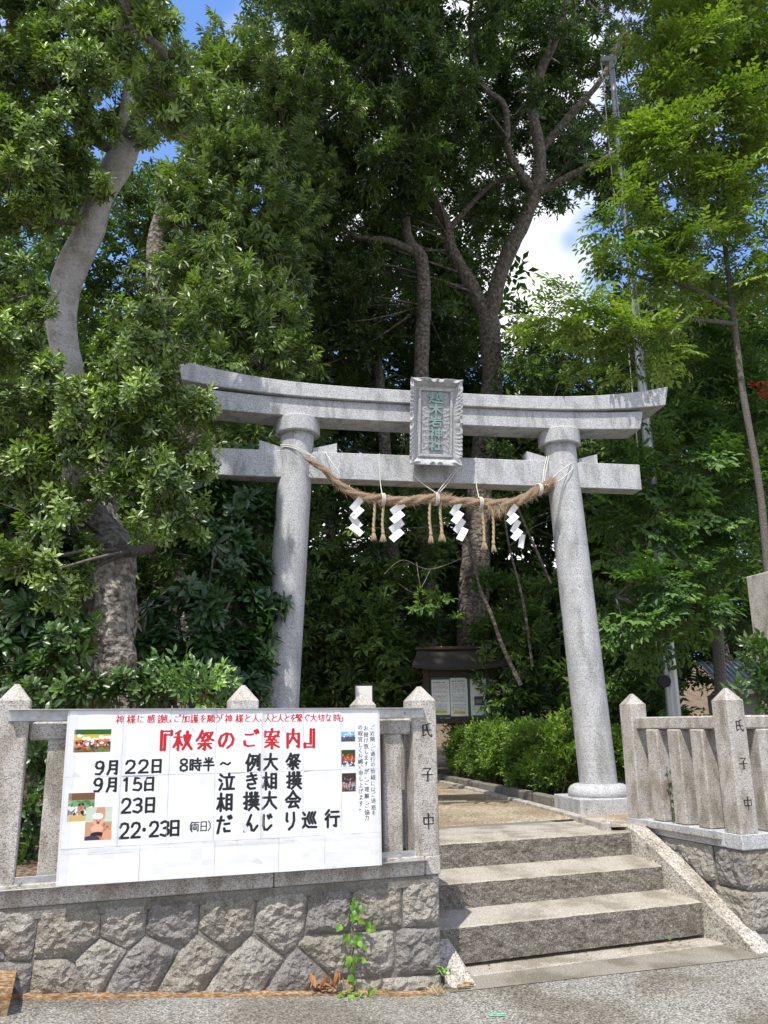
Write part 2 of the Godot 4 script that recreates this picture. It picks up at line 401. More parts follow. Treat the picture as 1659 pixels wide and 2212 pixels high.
# ------------------------------------------------------------------ writing
# Each character as brush strokes on a 100 x 100 square; a list joins smaller characters in boxes (name, x0, y0, x1, y1).
var road_mark := "8,10 20,22|4,42 22,42 22,74|22,76 8,90|22,76 44,90 98,92"
var glyphs := {
	"日": "20,8 20,95|20,8 80,8 80,95|20,50 80,50|20,92 80,92",
	"月": "28,6 28,60 12,96|28,6 78,6 78,95 66,92|28,34 78,34|28,62 78,62",
	"木": "8,30 92,30|50,4 50,97|48,32 30,62 6,84|52,32 70,62 95,84",
	"大": "8,34 92,34|50,4 48,40 34,72 8,95|50,36 66,70 94,95",
	"人": "50,5 46,40 32,72 6,95|48,42 64,72 95,95",
	"力": "12,30 82,30 80,70 72,94 56,88|46,5 42,50 12,95",
	"子": "20,12 78,12 52,36|52,36 52,94 38,90|6,52 94,52",
	"中": "14,26 14,68|14,26 86,26 86,68|14,66 86,66|50,3 50,97",
	"上": "50,6 50,92|50,44 84,44|6,92 95,92",
	"申": "16,20 16,76|16,20 84,20 84,76|16,48 84,48|16,74 84,74|50,3 50,97",
	"氏": "78,8 50,16 22,20|22,18 22,88 50,76|22,50 90,50|52,18 56,52 70,80 90,94 92,78",
	"礻": "50,3 60,14|15,24 80,24 55,52 10,76|52,50 52,98|58,56 84,72",
	"土": "14,40 86,40|50,8 50,92|4,92 96,92",
	"示": "26,12 76,12|6,38 94,38|50,38 50,96 38,90|30,54 8,84|70,54 92,84",
	"禾": "72,4 40,14 20,16|6,34 94,34|52,12 52,97|50,36 32,62 6,82|54,36 72,58 94,74",
	"火": "22,26 30,50|78,24 66,48|50,5 48,45 32,76 8,96|50,46 66,76 95,96",
	"目": "16,6 16,96|16,6 84,6 84,96|16,34 84,34|16,62 84,62|16,90 84,90",
	"言": "40,4 56,10|6,20 94,20|20,36 80,36|20,50 80,50|22,66 22,96|22,66 78,66 78,96|22,94 78,94",
	"祭頭": "34,8 22,60 6,96|30,32 50,32 38,88|22,52 32,72|58,24 88,24 72,76 52,98|60,44 72,80 96,98",
	"安": "50,2 50,24|12,24 88,24 84,48|12,24 10,52|8,66 92,66|44,36 34,84 76,99|70,60 58,88 20,99",
	"羊水": "22,4 34,14|82,4 68,14|4,20 98,20|10,34 92,34|2,50 99,50|50,16 50,96 36,92|50,64 4,92|24,60 40,70|90,58 62,70|54,66 98,94",
	"射": "22,2 16,12|6,14 6,60|6,14 42,14 42,92 28,90|6,30 42,30|6,44 42,44|0,60 48,58|42,62 0,92|52,32 99,32|84,4 84,94 68,90|60,50 70,62",
	"蒦": "2,12 98,12|26,3 26,20|72,3 72,20|22,24 4,44|14,34 14,66|14,34 92,34|14,45 86,45|14,55 86,55|14,66 94,66|52,28 52,66|8,74 82,74 52,90 4,98|24,78 52,90 98,98",
	"寺": "8,20 92,20|50,4 50,38|2,40 98,40|8,60 98,60|74,44 74,94 56,90|26,68 38,80",
	"に": "18,12 14,50 18,90|44,26 84,26|44,72 52,84 88,84",
	"感": "14,14 14,50 4,70|14,14 92,14|24,28 52,28|28,38 50,38 50,54 28,54 28,38|62,4 68,36 84,60 94,60|86,30 60,58|78,2 88,10|30,68 34,92 66,92 68,80|14,74 10,90|48,66 54,76|78,70 90,88",
	"し": "34,8 32,60 36,84 52,92 74,84 86,66",
	"加": "4,28 46,28 44,80 36,94 26,88|24,6 20,50 4,94|58,22 58,90|58,22 94,22 94,90|58,84 94,84",
	"を": "22,20 74,20|50,6 40,38 22,58 34,48 50,46 54,66|84,44 52,60 36,76 44,90 80,90",
	"願": "6,10 54,10|10,10 10,50 2,96|32,12 28,22|20,24 20,52|20,24 50,24 50,52|20,38 50,38|20,52 50,52|36,52 36,92 28,88|24,64 16,80|46,64 54,78|58,8 98,8|78,8 74,20|64,22 64,78|64,22 94,22 94,78|64,40 94,40|64,58 94,58|64,76 94,76|72,80 56,96|84,80 98,96",
	"う": "34,10 64,18|22,40 50,30 74,38 78,60 62,82 36,96",
	"「": "55,5 55,55|55,5 88,5", "」": "45,45 45,95|12,95 45,95",
	"『": "40,4 40,96|40,4 92,4 92,22 58,22 58,96 40,96", "』": "60,96 60,4|60,96 8,96 8,78 42,78 42,4 60,4",
	"と": "34,8 44,42|80,30 46,46 24,64 30,84 54,90 82,86",
	"、": "20,66 36,86", "。": "16,76 28,68 40,78 28,90 16,78", "・": "46,46 54,54|54,46 46,54",
	"繋": "6,10 48,10|27,3 27,50|12,18 12,38|12,18 42,18 42,38|12,28 42,28|12,38 42,38|4,45 50,45|60,6 56,24|60,6 84,6 84,22 96,22|58,28 88,28 74,42 54,50|64,30 78,44 98,50|52,52 34,62 60,64 30,76|66,56 36,76 76,76|70,70 82,82|52,76 52,99|34,82 20,94|68,82 84,94",
	"ぐ": "62,8 30,46 64,92|74,20 82,32|86,12 94,24",
	"切": "4,40 46,32|24,8 24,72 48,60|52,18 92,18 90,70 82,92 68,88|72,18 68,60 48,94",
	"な": "14,24 52,24|36,6 18,58|70,22 88,36|66,44 66,80 50,92 34,84 40,72 60,74 86,90",
	"の": "56,22 48,55 32,82 18,80 12,58 24,32 50,18 76,24 90,48 82,74 58,92",
	"ご": "24,26 50,28 68,24|20,62 22,78 40,86 74,82|76,8 84,20|88,4 96,16",
	"内": "18,26 18,96|18,26 82,26 82,94 70,90|50,4 48,40 28,72|50,42 72,68",
	"半": "24,8 34,28|76,8 66,28|12,36 88,36|5,60 95,60|50,3 50,98",
	"例": "26,3 18,30 4,52|17,34 17,97|32,12 70,12|48,12 42,42 28,62|42,32 64,32 58,62 32,94|40,46 50,58|78,14 78,70|93,4 93,94 82,90",
	"泣": "10,8 22,18|4,36 16,44|22,60 8,92|66,4 66,20|34,24 98,24|50,36 56,80|84,34 74,84|30,90 99,90",
	"き": "20,22 78,16|18,44 82,36|44,4 74,62|60,66 28,66 24,80 40,92 72,90",
	"撲": "4,26 32,26|20,3 20,92 10,88|4,62 34,50|52,4 52,24|74,4 74,24|42,8 46,22|88,6 82,22|36,26 98,26|50,32 56,42|80,32 74,42|40,44 96,44|44,56 92,56|36,70 99,70|67,44 66,70 36,98|68,72 98,98",
	"会": "50,3 34,28 4,50|50,6 68,30 97,50|30,46 70,46|10,62 90,62|46,62 24,92 80,86|66,74 86,96",
	"両": "6,10 94,10|50,10 50,74|14,32 14,96|14,32 86,32 86,94 76,90|32,50 32,76|32,76 68,76|68,50 68,76",
	"だ": "8,26 50,26|32,6 12,92|54,46 84,44|52,70 56,84 88,84|76,6 84,18|90,2 97,14",
	"ん": "50,6 10,92 28,60 44,52 52,66 56,88 70,90 92,66",
	"じ": "34,10 32,66 40,88 58,90 84,68|60,14 68,28|76,8 84,22",
	"り": "26,8 24,44 30,52|72,6 74,50 64,78 40,96",
	"巡": "+|50,10 36,38 52,70|70,10 56,38 72,70|90,10 76,38 92,70",
	"近": "+|84,6 46,14|46,12 44,48 32,76|46,38 96,38|74,38 74,80",
	"通": "+|40,8 86,8 66,20|54,14 66,22|42,26 42,80|42,26 88,26 88,80 80,78|42,42 88,42|42,58 88,58|65,26 65,80",
	"迷": "+|46,12 54,26|88,10 80,26|36,40 98,40|66,5 66,82|64,42 38,74|68,42 96,72",
	"行": "28,4 6,26|30,28 4,54|20,46 20,97|44,14 94,14|38,42 98,42|76,42 76,94 62,90",
	"隣": "6,6 6,97|6,6 32,6 20,34 34,56 20,62|44,6 50,16|88,4 80,16|38,26 98,26|68,3 68,52|66,28 40,50|70,28 96,50|46,56 36,80|44,62 62,62 50,84 34,97|44,72 50,78|66,64 98,64|64,82 99,82|84,54 84,99",
	"皆": "10,14 44,14|10,3 10,46 44,38|82,8 54,20|54,3 54,44 92,44 94,34|50,46 42,56|20,56 20,98|20,56 80,56 80,98|20,76 80,76|20,96 80,96",
	"は": "18,10 12,50 18,90|40,30 92,30|70,8 70,80 54,90 40,82 46,72 66,74 92,90",
	"惑": "6,14 94,14|16,24 16,44|16,24 40,24 40,44 16,44|6,58 46,54|54,3 62,40 88,58 92,48|82,26 52,58|76,2 84,8|30,68 34,94 66,94 70,82|14,74 8,92|48,66 54,76|80,70 92,90",
	"お": "10,30 56,28|34,8 34,80 20,88 12,76 40,56 70,56 76,76 60,90|72,22 88,36",
	"掛": "4,26 30,26|18,3 18,92 8,88|4,60 32,50|36,22 66,22|51,6 51,46|34,44 68,44|36,64 66,64|51,50 51,92|32,92 70,88|80,4 80,97|80,38 97,52",
	"け": "18,10 12,50 18,88|42,30 94,30|74,8 74,52 58,94",
	"致": "4,8 50,8|24,8 10,36 44,32|38,20 48,34|8,56 46,56|27,38 27,88|2,92 50,84|64,4 50,36|60,20 98,20|86,20 76,60 46,96|58,38 76,70 98,96",
	"ま": "18,20 84,20|20,40 82,40|50,5 50,80 34,92 20,82 36,72 60,78 86,92",
	"す": "6,22 94,22|56,4 56,46 42,60 32,48 42,38 56,46 54,72 36,96",
	"が": "10,30 56,26 58,60 46,90 32,84|34,8 12,88|68,26 84,52|76,8 84,20|90,4 97,16",
	"く": "66,6 28,48 70,94", "い": "18,20 20,66 36,84 46,70|74,24 90,62",
	"げ": "16,10 10,50 16,88|36,32 80,32|62,10 62,54 48,94|78,6 84,18|90,2 97,14",
	"理": "6,14 38,14|6,44 38,44|2,80 42,72|22,14 22,76|48,8 48,54|48,8 92,8 92,54|48,30 92,30|48,54 92,54|70,8 70,92|48,72 92,72|40,94 99,94",
	"解": "24,3 8,28|22,14 42,14 34,28|12,28 12,70 4,96|12,28 46,28 46,96 38,92|12,46 46,46|12,64 46,64|29,28 29,90|54,12 92,12 88,40 78,38|70,12 52,42|62,46 54,64|54,60 96,60|48,76 99,76|76,46 76,99",
	"協": "2,36 34,36|18,4 18,97|46,18 90,18 88,42 78,42|66,4 62,30 44,48|38,58 64,58 62,94 54,92|50,48 36,97|70,58 96,58 94,94 86,92|82,48 68,97",
	"呈": "14,8 14,42|14,8 90,8 90,42|14,40 90,40|6,56 96,56|14,74 90,74|0,94 99,94|52,56 52,94",
	"宜": "50,2 50,14|8,16 92,16 90,30|8,16 6,32|26,36 26,92|26,36 74,36 74,92|26,54 74,54|26,72 74,72|4,94 96,94",
	"越": "6,18 46,18|26,3 26,60|2,36 50,36|26,54 46,54|16,52 14,76 4,94|14,72 34,88 97,94|54,20 96,20|58,20 56,70 70,60|72,4 78,44 94,72 97,60|92,34 66,74|84,4 92,12",
	"岩": "50,2 50,26|20,10 20,28 80,28|80,10 80,28|4,42 96,42|46,42 30,66 4,88|32,64 32,97|32,64 82,64 82,97|32,94 82,94",
	"1": "34,22 54,8 54,95", "2": "18,28 28,10 50,5 74,12 80,32 68,54 18,93 84,93",
	"3": "20,16 48,6 74,14 76,34 60,46 42,48|60,46 80,62 78,82 52,95 18,86",
	"5": "76,8 30,8 24,46 52,40 76,52 78,76 58,94 18,88",
	"8": "50,6 26,14 24,34 50,48 78,64 76,86 50,95 24,86 22,64 50,48 76,34 74,14 50,6",
	"9": "76,36 60,54 34,52 20,34 30,12 52,5 72,14 78,40 72,72 52,94 24,92",
	"～": "10,56 26,44 44,48 58,56 76,58 92,46", "（": "80,4 60,30 60,70 80,96", "）": "20,4 40,30 40,70 20,96",
	"神": ["礻", 0, 0, 44, 100, "申", 42, 4, 100, 98], "社": ["礻", 0, 0, 44, 100, "土", 44, 6, 100, 96],
	"祭": ["祭頭", 0, 2, 100, 54, "示", 10, 50, 90, 100], "秋": ["禾", 0, 0, 48, 100, "火", 46, 4, 100, 98],
	"案": ["安", 0, 0, 100, 58, "木", 5, 54, 95, 100], "様": ["木", 0, 0, 44, 100, "羊水", 44, 0, 100, 100],
	"謝": ["言", 0, 0, 34, 100, "射", 38, 0, 100, 100], "護": ["言", 0, 0, 34, 100, "蒦", 38, 0, 100, 100],
	"時": ["日", 0, 8, 34, 92, "寺", 36, 0, 100, 100], "相": ["木", 0, 0, 46, 100, "目", 52, 6, 96, 96],
	"程": ["禾", 0, 0, 46, 100, "呈", 46, 0, 100, 100],
}

func strokes(ch: String) -> Array:
	var out := []
	var g = glyphs.get(ch, "")
	if g is Array:
		for i in range(0, g.size(), 5):
			for s in strokes(g[i]):
				var q := PackedVector2Array()
				for p in s:
					q.append(Vector2(lerpf(g[i + 1], g[i + 3], p.x), lerpf(g[i + 2], g[i + 4], p.y)) / 100.0)
				out.append(q)
		return out
	for s in g.replace("+", road_mark).split("|", false):
		var q := PackedVector2Array()
		for p in s.split(" ", false):
			var xy: PackedStringArray = p.split(",")
			q.append(Vector2(float(xy[0]), float(xy[1])) / 100.0)
		out.append(q)
	return out

# draws a character centred at c (pixels); wh and wv are the widths of level and upright strokes as a share of its height
func ink(im: Image, ch: String, c: Vector2, size: Vector2, wh: float, wv: float, col: Color, taper := 0.0) -> void:
	for s in strokes(ch):
		var n: int = s.size() - 1
		for i in n:
			var a: Vector2 = c + (s[i] - Vector2(0.5, 0.5)) * size
			var b: Vector2 = c + (s[i + 1] - Vector2(0.5, 0.5)) * size
			var d := b - a
			var l := maxf(d.length(), 0.001)
			var w := lerpf(wh, wv, absf(d.y) / l) * size.y * 0.5
			var x0 := maxi(int(minf(a.x, b.x) - w - 1), 0)
			var x1 := mini(int(maxf(a.x, b.x) + w + 2), im.get_width() - 1)
			var y0 := maxi(int(minf(a.y, b.y) - w - 1), 0)
			var y1 := mini(int(maxf(a.y, b.y) + w + 2), im.get_height() - 1)
			for y in range(y0, y1 + 1):
				for x in range(x0, x1 + 1):
					var p := Vector2(x + 0.5, y + 0.5) - a
					var f := clampf(p.dot(d) / (l * l), 0.0, 1.0)
					var ww := w * (1.0 - taper * (i + f) / n)
					var k := clampf(ww - (p - d * f).length() + 0.5, 0.0, 1.0)
					if k > 0.0:
						im.set_pixel(x, y, im.get_pixel(x, y).lerp(col, k))

# the same strokes as solid letters: slabs standing from z0 to z1, square at each turn
func carve(m: MB, ch: String, c: Vector3, size: Vector2, wh: float, wv: float, z0: float, z1: float, taper := 0.35) -> void:
	var k := 0
	for s in strokes(ch):
		var n: int = s.size() - 1
		for i in n:
			var a: Vector2 = (s[i] - Vector2(0.5, 0.5)) * size * Vector2(1, -1)
			var b: Vector2 = (s[i + 1] - Vector2(0.5, 0.5)) * size * Vector2(1, -1)
			var d := (b - a).normalized()
			var w := lerpf(wh, wv, absf(d.y)) * size.y * 0.5
			var wa := w * (1.0 - taper * i / n)
			var wb := w * (1.0 - taper * (i + 1.0) / n)
			var o := Vector2(-d.y, d.x)
			var e := a - d * wa * 0.7
			var f := b + d * wb * (0.7 if taper < 0.9 else 0.0)
			k += 1
			var lift := 0.00015 * k     # crossing strokes must not share a plane
			m.prism(PackedVector2Array([e + o * wa * 0.6, a + o * wa, b + o * wb, f + o * wb * 0.5, f - o * wb * 0.5, b - o * wb, a - o * wa, e - o * wa * 0.6]), z0, z1 + lift, Transform3D(Basis.IDENTITY, c))

func row(im: Image, text: String, xs: Array, xa: float, ua: float, xb: float, ub: float, va: float, vb: float, size: Vector2, wh: float, wv: float, col: Color, taper := 0.0) -> void:
	for i in text.length():
		var f: float = (xs[i] - xa) / (xb - xa)
		ink(im, text[i], Vector2(lerpf(ua, ub, f) * im.get_width(), lerpf(va, vb, f) * im.get_height()), size, wh, wv, col, taper)

func column(im: Image, text: String, ys: Array, ya: float, va: float, yb: float, vb: float, u: float, size: Vector2, col: Color) -> void:
	for i in text.length():
		var f: float = (ys[i] - ya) / (yb - ya)
		ink(im, text[i], Vector2(u * im.get_width(), lerpf(va, vb, f) * im.get_height()), size, 0.07, 0.11, col)

func blob(im: Image, r: Rect2, c: Vector2, s: Vector2, col: Color) -> void:
	# an oval patch in the printed picture r, in shares of it
	var w := im.get_width()
	var h := im.get_height()
	var lo := (c - s).clamp(Vector2.ZERO, Vector2.ONE) * r.size + r.position
	var hi := (c + s).clamp(Vector2.ZERO, Vector2.ONE) * r.size + r.position
	for y in range(int(lo.y * h), int(hi.y * h) + 1):
		for x in range(int(lo.x * w), int(hi.x * w) + 1):
			var p := (Vector2((x + 0.5) / w, (y + 0.5) / h) - r.position) / r.size
			if ((p - c) / s).length_squared() < 1.0 and Rect2(0, 0, 1, 1).has_point(p):
				im.set_pixel(x, y, col)

func picture(im: Image, r: Rect2, bands: Array, flecks: Array, n: int, seed_: int) -> void:
	var q := RandomNumberGenerator.new()
	q.seed = seed_
	var w := im.get_width()
	var h := im.get_height()
	for b in bands:
		im.fill_rect(Rect2i(int(r.position.x * w), int((r.position.y + r.size.y * b[0]) * h), int(r.size.x * w), ceili(r.size.y * (b[1] - b[0]) * h)), b[2])
	for i in n:
		var f: Array = flecks[q.randi() % flecks.size()]
		blob(im, r, Vector2(q.randf(), q.randf_range(f[1], f[2])), Vector2(q.randf_range(0.02, 0.07), q.randf_range(0.02, 0.08)), f[0])

func notice_print() -> ImageTexture:
	var im := Image.create(1536, 768, false, Image.FORMAT_RGB8)
	im.fill(Color(0.93, 0.93, 0.945))
	# faint creases and tape in the laminated paper
	var q := RandomNumberGenerator.new()
	q.seed = 77
	var nz := FastNoiseLite.new()
	nz.seed = 4
	nz.frequency = 0.006
	for y in 768:
		for x in 1536:
			var k := 1.0 + 0.02 * nz.get_noise_2d(x * 0.5, y) + (q.randf() - 0.5) * 0.012
			im.set_pixel(x, y, Color(0.865 * k, 0.867 * k, 0.89 * k))
	for i in 26:
		var y := q.randi_range(612, 640)
		im.fill_rect(Rect2i(q.randi_range(0, 1300), y, q.randi_range(40, 220), q.randi_range(1, 3)), Color(0.74, 0.74, 0.76) if i % 2 else Color(0.93, 0.93, 0.94))
	var red := Color(0.7, 0.1, 0.11)
	var black := Color(0.085, 0.085, 0.1)
	row(im, "神様に感謝し、ご加護を願う「神様と人、人と人とを繋ぐ大切な時」", [425, 463, 497, 533, 570, 592, 608, 625, 655, 687, 718, 747, 772, 784, 812, 852, 883, 915, 940, 962, 985, 1010, 1035, 1060, 1083, 1112, 1140, 1170, 1200, 1235, 1260], 425, 0.1474, 1260, 0.8732, 0.0585, 0.0608, Vector2(38, 40), 0.1, 0.14, red, 0.3)
	row(im, "『秋祭のご案内』", [575, 645, 725, 803, 893, 977, 1060, 1135], 575, 0.2808, 1135, 0.7644, 0.1907, 0.1913, Vector2(90, 94), 0.09, 0.165, red, 0.1)
	row(im, "9月22日", [355, 400, 460, 505, 551], 355, 0.0959, 1060, 0.6999, 0.346, 0.3339, Vector2(60, 64), 0.15, 0.18, black)
	row(im, "8時半～", [648, 690, 738, 800], 355, 0.0959, 1060, 0.6999, 0.346, 0.3339, Vector2(56, 62), 0.145, 0.155, black)
	row(im, "例大祭", [905, 972, 1060], 355, 0.0959, 1060, 0.6999, 0.346, 0.3339, Vector2(76, 82), 0.135, 0.155, black)
	row(im, "9月15日", [350, 397, 445, 485, 525], 350, 0.0947, 1063, 0.7027, 0.4446, 0.4538, Vector2(58, 64), 0.15, 0.18, black)
	row(im, "泣き相撲", [805, 900, 970, 1063], 350, 0.0947, 1063, 0.7027, 0.4446, 0.4538, Vector2(76, 82), 0.135, 0.155, black)
	row(im, "23日", [445, 485, 528], 445, 0.1792, 1060, 0.7004, 0.5703, 0.5718, Vector2(58, 70), 0.15, 0.165, black)
	row(im, "相撲大会", [800, 898, 968, 1060], 445, 0.1792, 1060, 0.7004, 0.5703, 0.5718, Vector2(78, 84), 0.135, 0.155, black)
	row(im, "22・23日", [438, 478, 507, 542, 580, 615], 438, 0.1773, 1218, 0.8337, 0.7131, 0.6977, Vector2(56, 72), 0.15, 0.165, black)
	row(im, "（両日）", [668, 688, 720, 747], 438, 0.1773, 1218, 0.8337, 0.7131, 0.6977, Vector2(42, 46), 0.1, 0.11, black)
	row(im, "だんじり巡行", [795, 897, 955, 1050, 1125, 1218], 438, 0.1773, 1218, 0.8337, 0.7131, 0.6977, Vector2(76, 84), 0.135, 0.155, black)
	column(im, "ご近隣・ご通行の皆様にはご迷惑を", [255, 278, 301, 320, 337, 358, 379, 398, 422, 447, 470, 492, 512, 535, 560, 580], 255, 0.1267, 580, 0.676, 0.9787, Vector2(26, 25), black)
	column(im, "お掛け致しますが、ご理解・ご協力", [258, 283, 305, 329, 350, 372, 395, 425, 445, 467, 492, 517, 538, 553, 577, 597], 258, 0.1312, 597, 0.7028, 0.9554, Vector2(26, 25), black)
	column(im, "の程宜しくお願い申し上げます。", [255, 278, 301, 323, 345, 366, 387, 406, 430, 453, 476, 500, 522, 545, 562], 255, 0.1257, 562, 0.6421, 0.9344, Vector2(26, 25), black)
	var dark := Color(0.12, 0.12, 0.16)
	picture(im, Rect2(0.017, 0.118, 0.107, 0.135), [[0.0, 0.22, Color(0.16, 0.34, 0.12)], [0.22, 0.45, Color(0.75, 0.68, 0.2)], [0.45, 0.75, Color(0.62, 0.36, 0.12)], [0.75, 1.0, Color(0.22, 0.24, 0.36)]], [[Color(0.85, 0.86, 0.88), 0.25, 0.7], [Color(0.14, 0.16, 0.36), 0.5, 0.95], [Color(0.8, 0.45, 0.12), 0.45, 0.85], [Color(0.55, 0.14, 0.16), 0.8, 1.0], [Color(0.3, 0.5, 0.16), 0.85, 1.0]], 170, 1)
	picture(im, Rect2(0.013, 0.487, 0.075, 0.16), [[0.0, 0.26, Color(0.42, 0.28, 0.18)], [0.26, 0.55, Color(0.45, 0.6, 0.42)], [0.55, 0.76, Color(0.4, 0.4, 0.38)], [0.76, 1.0, Color(0.78, 0.66, 0.42)]], [[Color(0.85, 0.86, 0.86), 0.5, 0.76], [Color(0.15, 0.18, 0.2), 0.5, 0.76], [Color(0.3, 0.45, 0.25), 0.28, 0.55]], 60, 2)
	var r2 := Rect2(0.013, 0.487, 0.075, 0.16)
	for b in [[0.42, 0.6, 0.06, 0.2, Color(0.72, 0.47, 0.34)], [0.56, 0.58, 0.06, 0.18, Color(0.75, 0.52, 0.38)], [0.42, 0.42, 0.05, 0.05, dark], [0.56, 0.41, 0.05, 0.05, dark], [0.55, 0.7, 0.07, 0.07, dark]]:
		blob(im, r2, Vector2(b[0], b[1]), Vector2(b[2], b[3]), b[4])
	var r3 := Rect2(0.065, 0.572, 0.076, 0.185)
	picture(im, r3, [[0.0, 0.45, Color(0.72, 0.78, 0.72)], [0.45, 1.0, Color(0.74, 0.55, 0.44)]], [[Color(0.6, 0.4, 0.3), 0.5, 1.0]], 6, 3)
	for b in [[0.55, 0.2, 0.18, 0.3, Color(0.76, 0.56, 0.44)], [0.47, 0.42, 0.2, 0.17, Color(0.82, 0.62, 0.52)], [0.45, 0.27, 0.2, 0.09, Color(0.9, 0.9, 0.9)], [0.47, 0.47, 0.06, 0.04, Color(0.5, 0.14, 0.14)], [0.4, 0.4, 0.03, 0.015, dark], [0.54, 0.4, 0.03, 0.015, dark], [0.45, 0.66, 0.24, 0.12, Color(0.84, 0.66, 0.55)], [0.46, 0.84, 0.26, 0.09, Color(0.12, 0.1, 0.14)], [0.46, 0.9, 0.24, 0.03, Color(0.75, 0.3, 0.28)], [0.25, 0.96, 0.3, 0.1, Color(0.2, 0.2, 0.3)], [0.85, 0.86, 0.2, 0.16, Color(0.82, 0.6, 0.46)]]:
		blob(im, r3, Vector2(b[0], b[1]), Vector2(b[2], b[3]), b[4])
	picture(im, Rect2(0.867, 0.153, 0.05, 0.065), [[0.0, 0.5, Color(0.45, 0.65, 0.88)], [0.5, 1.0, Color(0.3, 0.3, 0.34)]], [[Color(0.9, 0.93, 0.97), 0.1, 0.5], [Color(0.2, 0.28, 0.16), 0.4, 0.65], [Color(0.55, 0.2, 0.18), 0.6, 0.8], [dark, 0.7, 1.0]], 50, 5)
	picture(im, Rect2(0.867, 0.271, 0.05, 0.106), [[0.0, 0.4, Color(0.16, 0.24, 0.1)], [0.4, 0.7, Color(0.6, 0.2, 0.12)], [0.7, 1.0, Color(0.22, 0.24, 0.3)]], [[Color(0.7, 0.55, 0.35), 0.3, 0.7], [Color(0.5, 0.12, 0.1), 0.25, 0.6], [Color(0.85, 0.85, 0.86), 0.65, 1.0], [Color(0.2, 0.22, 0.45), 0.75, 1.0]], 70, 6)
	picture(im, Rect2(0.868, 0.42, 0.05, 0.117), [[0.0, 0.55, Color(0.16, 0.15, 0.15)], [0.55, 1.0, Color(0.3, 0.26, 0.24)]], [[Color(0.7, 0.35, 0.3), 0.25, 0.7], [Color(0.75, 0.6, 0.5), 0.5, 0.9], [dark, 0.6, 1.0], [Color(0.5, 0.6, 0.72), 0.5, 0.75]], 80, 7)
	return ImageTexture.create_from_image(im)

# ------------------------------------------------------------------ leaves and trees
# one leaf: folded along its rib, bent down towards the tip; wide is where it is widest (0..1)
func leaf(m: MB, base: Vector3, dir: Vector3, up: Vector3, length: float, width: float, wide := 0.5, droop := 0.25, fold := 0.25) -> void:
	dir = dir.normalized()
	var side := dir.cross(up).normalized()
	var nrm := side.cross(dir).normalized()
	var f1 := wide * 0.55
	var f2 := minf(wide * 1.25, 0.82)
	var c1 := base + dir * length * f1 - nrm * droop * length * f1 * f1
	var c2 := base + dir * length * f2 - nrm * droop * length * f2 * f2
	var tip := base + dir * length - nrm * droop * length
	var w1 := side * width * 0.42
	var w2 := side * width * 0.5
	var l1 := c1 + w1 + nrm * fold * width * 0.42
	var r1 := c1 - w1 + nrm * fold * width * 0.42
	var l2 := c2 + w2 + nrm * fold * width * 0.5
	var r2 := c2 - w2 + nrm * fold * width * 0.5
	m.tri(base, l1, c1, nrm)
	m.tri(base, c1, r1, nrm)
	m.quad(c1, l1, l2, c2, nrm)
	m.quad(c1, r1, r2, c2, nrm)
	m.tri(c2, l2, tip, nrm)
	m.tri(c2, tip, r2, nrm)

# the same leaf in fewer faces, for trees farther away
func far_leaf(m: MB, base: Vector3, dir: Vector3, up: Vector3, length: float, width: float, wide: float, droop: float, fold: float) -> void:
	dir = dir.normalized()
	var side := dir.cross(up).normalized()
	var nrm := side.cross(dir).normalized()
	var f1 := wide * 0.55
	var f2 := minf(wide * 1.32, 0.8)
	var tip := base + dir * length - nrm * droop * length
	var c1 := base + dir * length * f1 + nrm * (fold * width * 0.35 - droop * length * f1 * f1)
	var c2 := base + dir * length * f2 + nrm * (fold * width * 0.35 - droop * length * f2 * f2)
	var w1 := side * width * 0.4
	var w2 := side * width * 0.46
	m.tri(base, c1 + w1, c2 + w2, nrm)
	m.tri(base, c2 + w2, tip, nrm)
	m.tri(base, c1 - w1, c2 - w2, nrm)
	m.tri(base, c2 - w2, tip, nrm)

# two faces only, for crowns too far off to show a leaf's outline
func tiny_leaf(m: MB, base: Vector3, dir: Vector3, up: Vector3, length: float, width: float, wide: float, droop: float, fold: float) -> void:
	dir = dir.normalized()
	var side := dir.cross(up).normalized()
	var nrm := side.cross(dir).normalized()
	var c := base + dir * length * wide + nrm * fold * width * 0.4
	var tip := base + dir * length - nrm * droop * length
	m.tri(base, c + side * width * 0.5, tip, nrm)
	m.tri(base, tip, c - side * width * 0.5, nrm)

func stick(m: MB, a: Vector3, b: Vector3, r: float, thin := false) -> void:
	var d := (b - a).normalized()
	if thin:
		var w := d.cross(Vector3.BACK).normalized() * r
		m.quad(a - w, a + w, b + w * 0.6, b - w * 0.6, Vector3.BACK)
		return
	var s := d.cross(Vector3.RIGHT if absf(d.x) < 0.8 else Vector3.UP).normalized() * r
	var u := d.cross(s)
	var p := [s, (-s * 0.5 + u * 0.87), (-s * 0.5 - u * 0.87)]
	for i in 3:
		var j := (i + 1) % 3
		m.quad(a + p[i], a + p[j], b + p[j] * 0.6, b + p[i] * 0.6, p[i] + p[j])

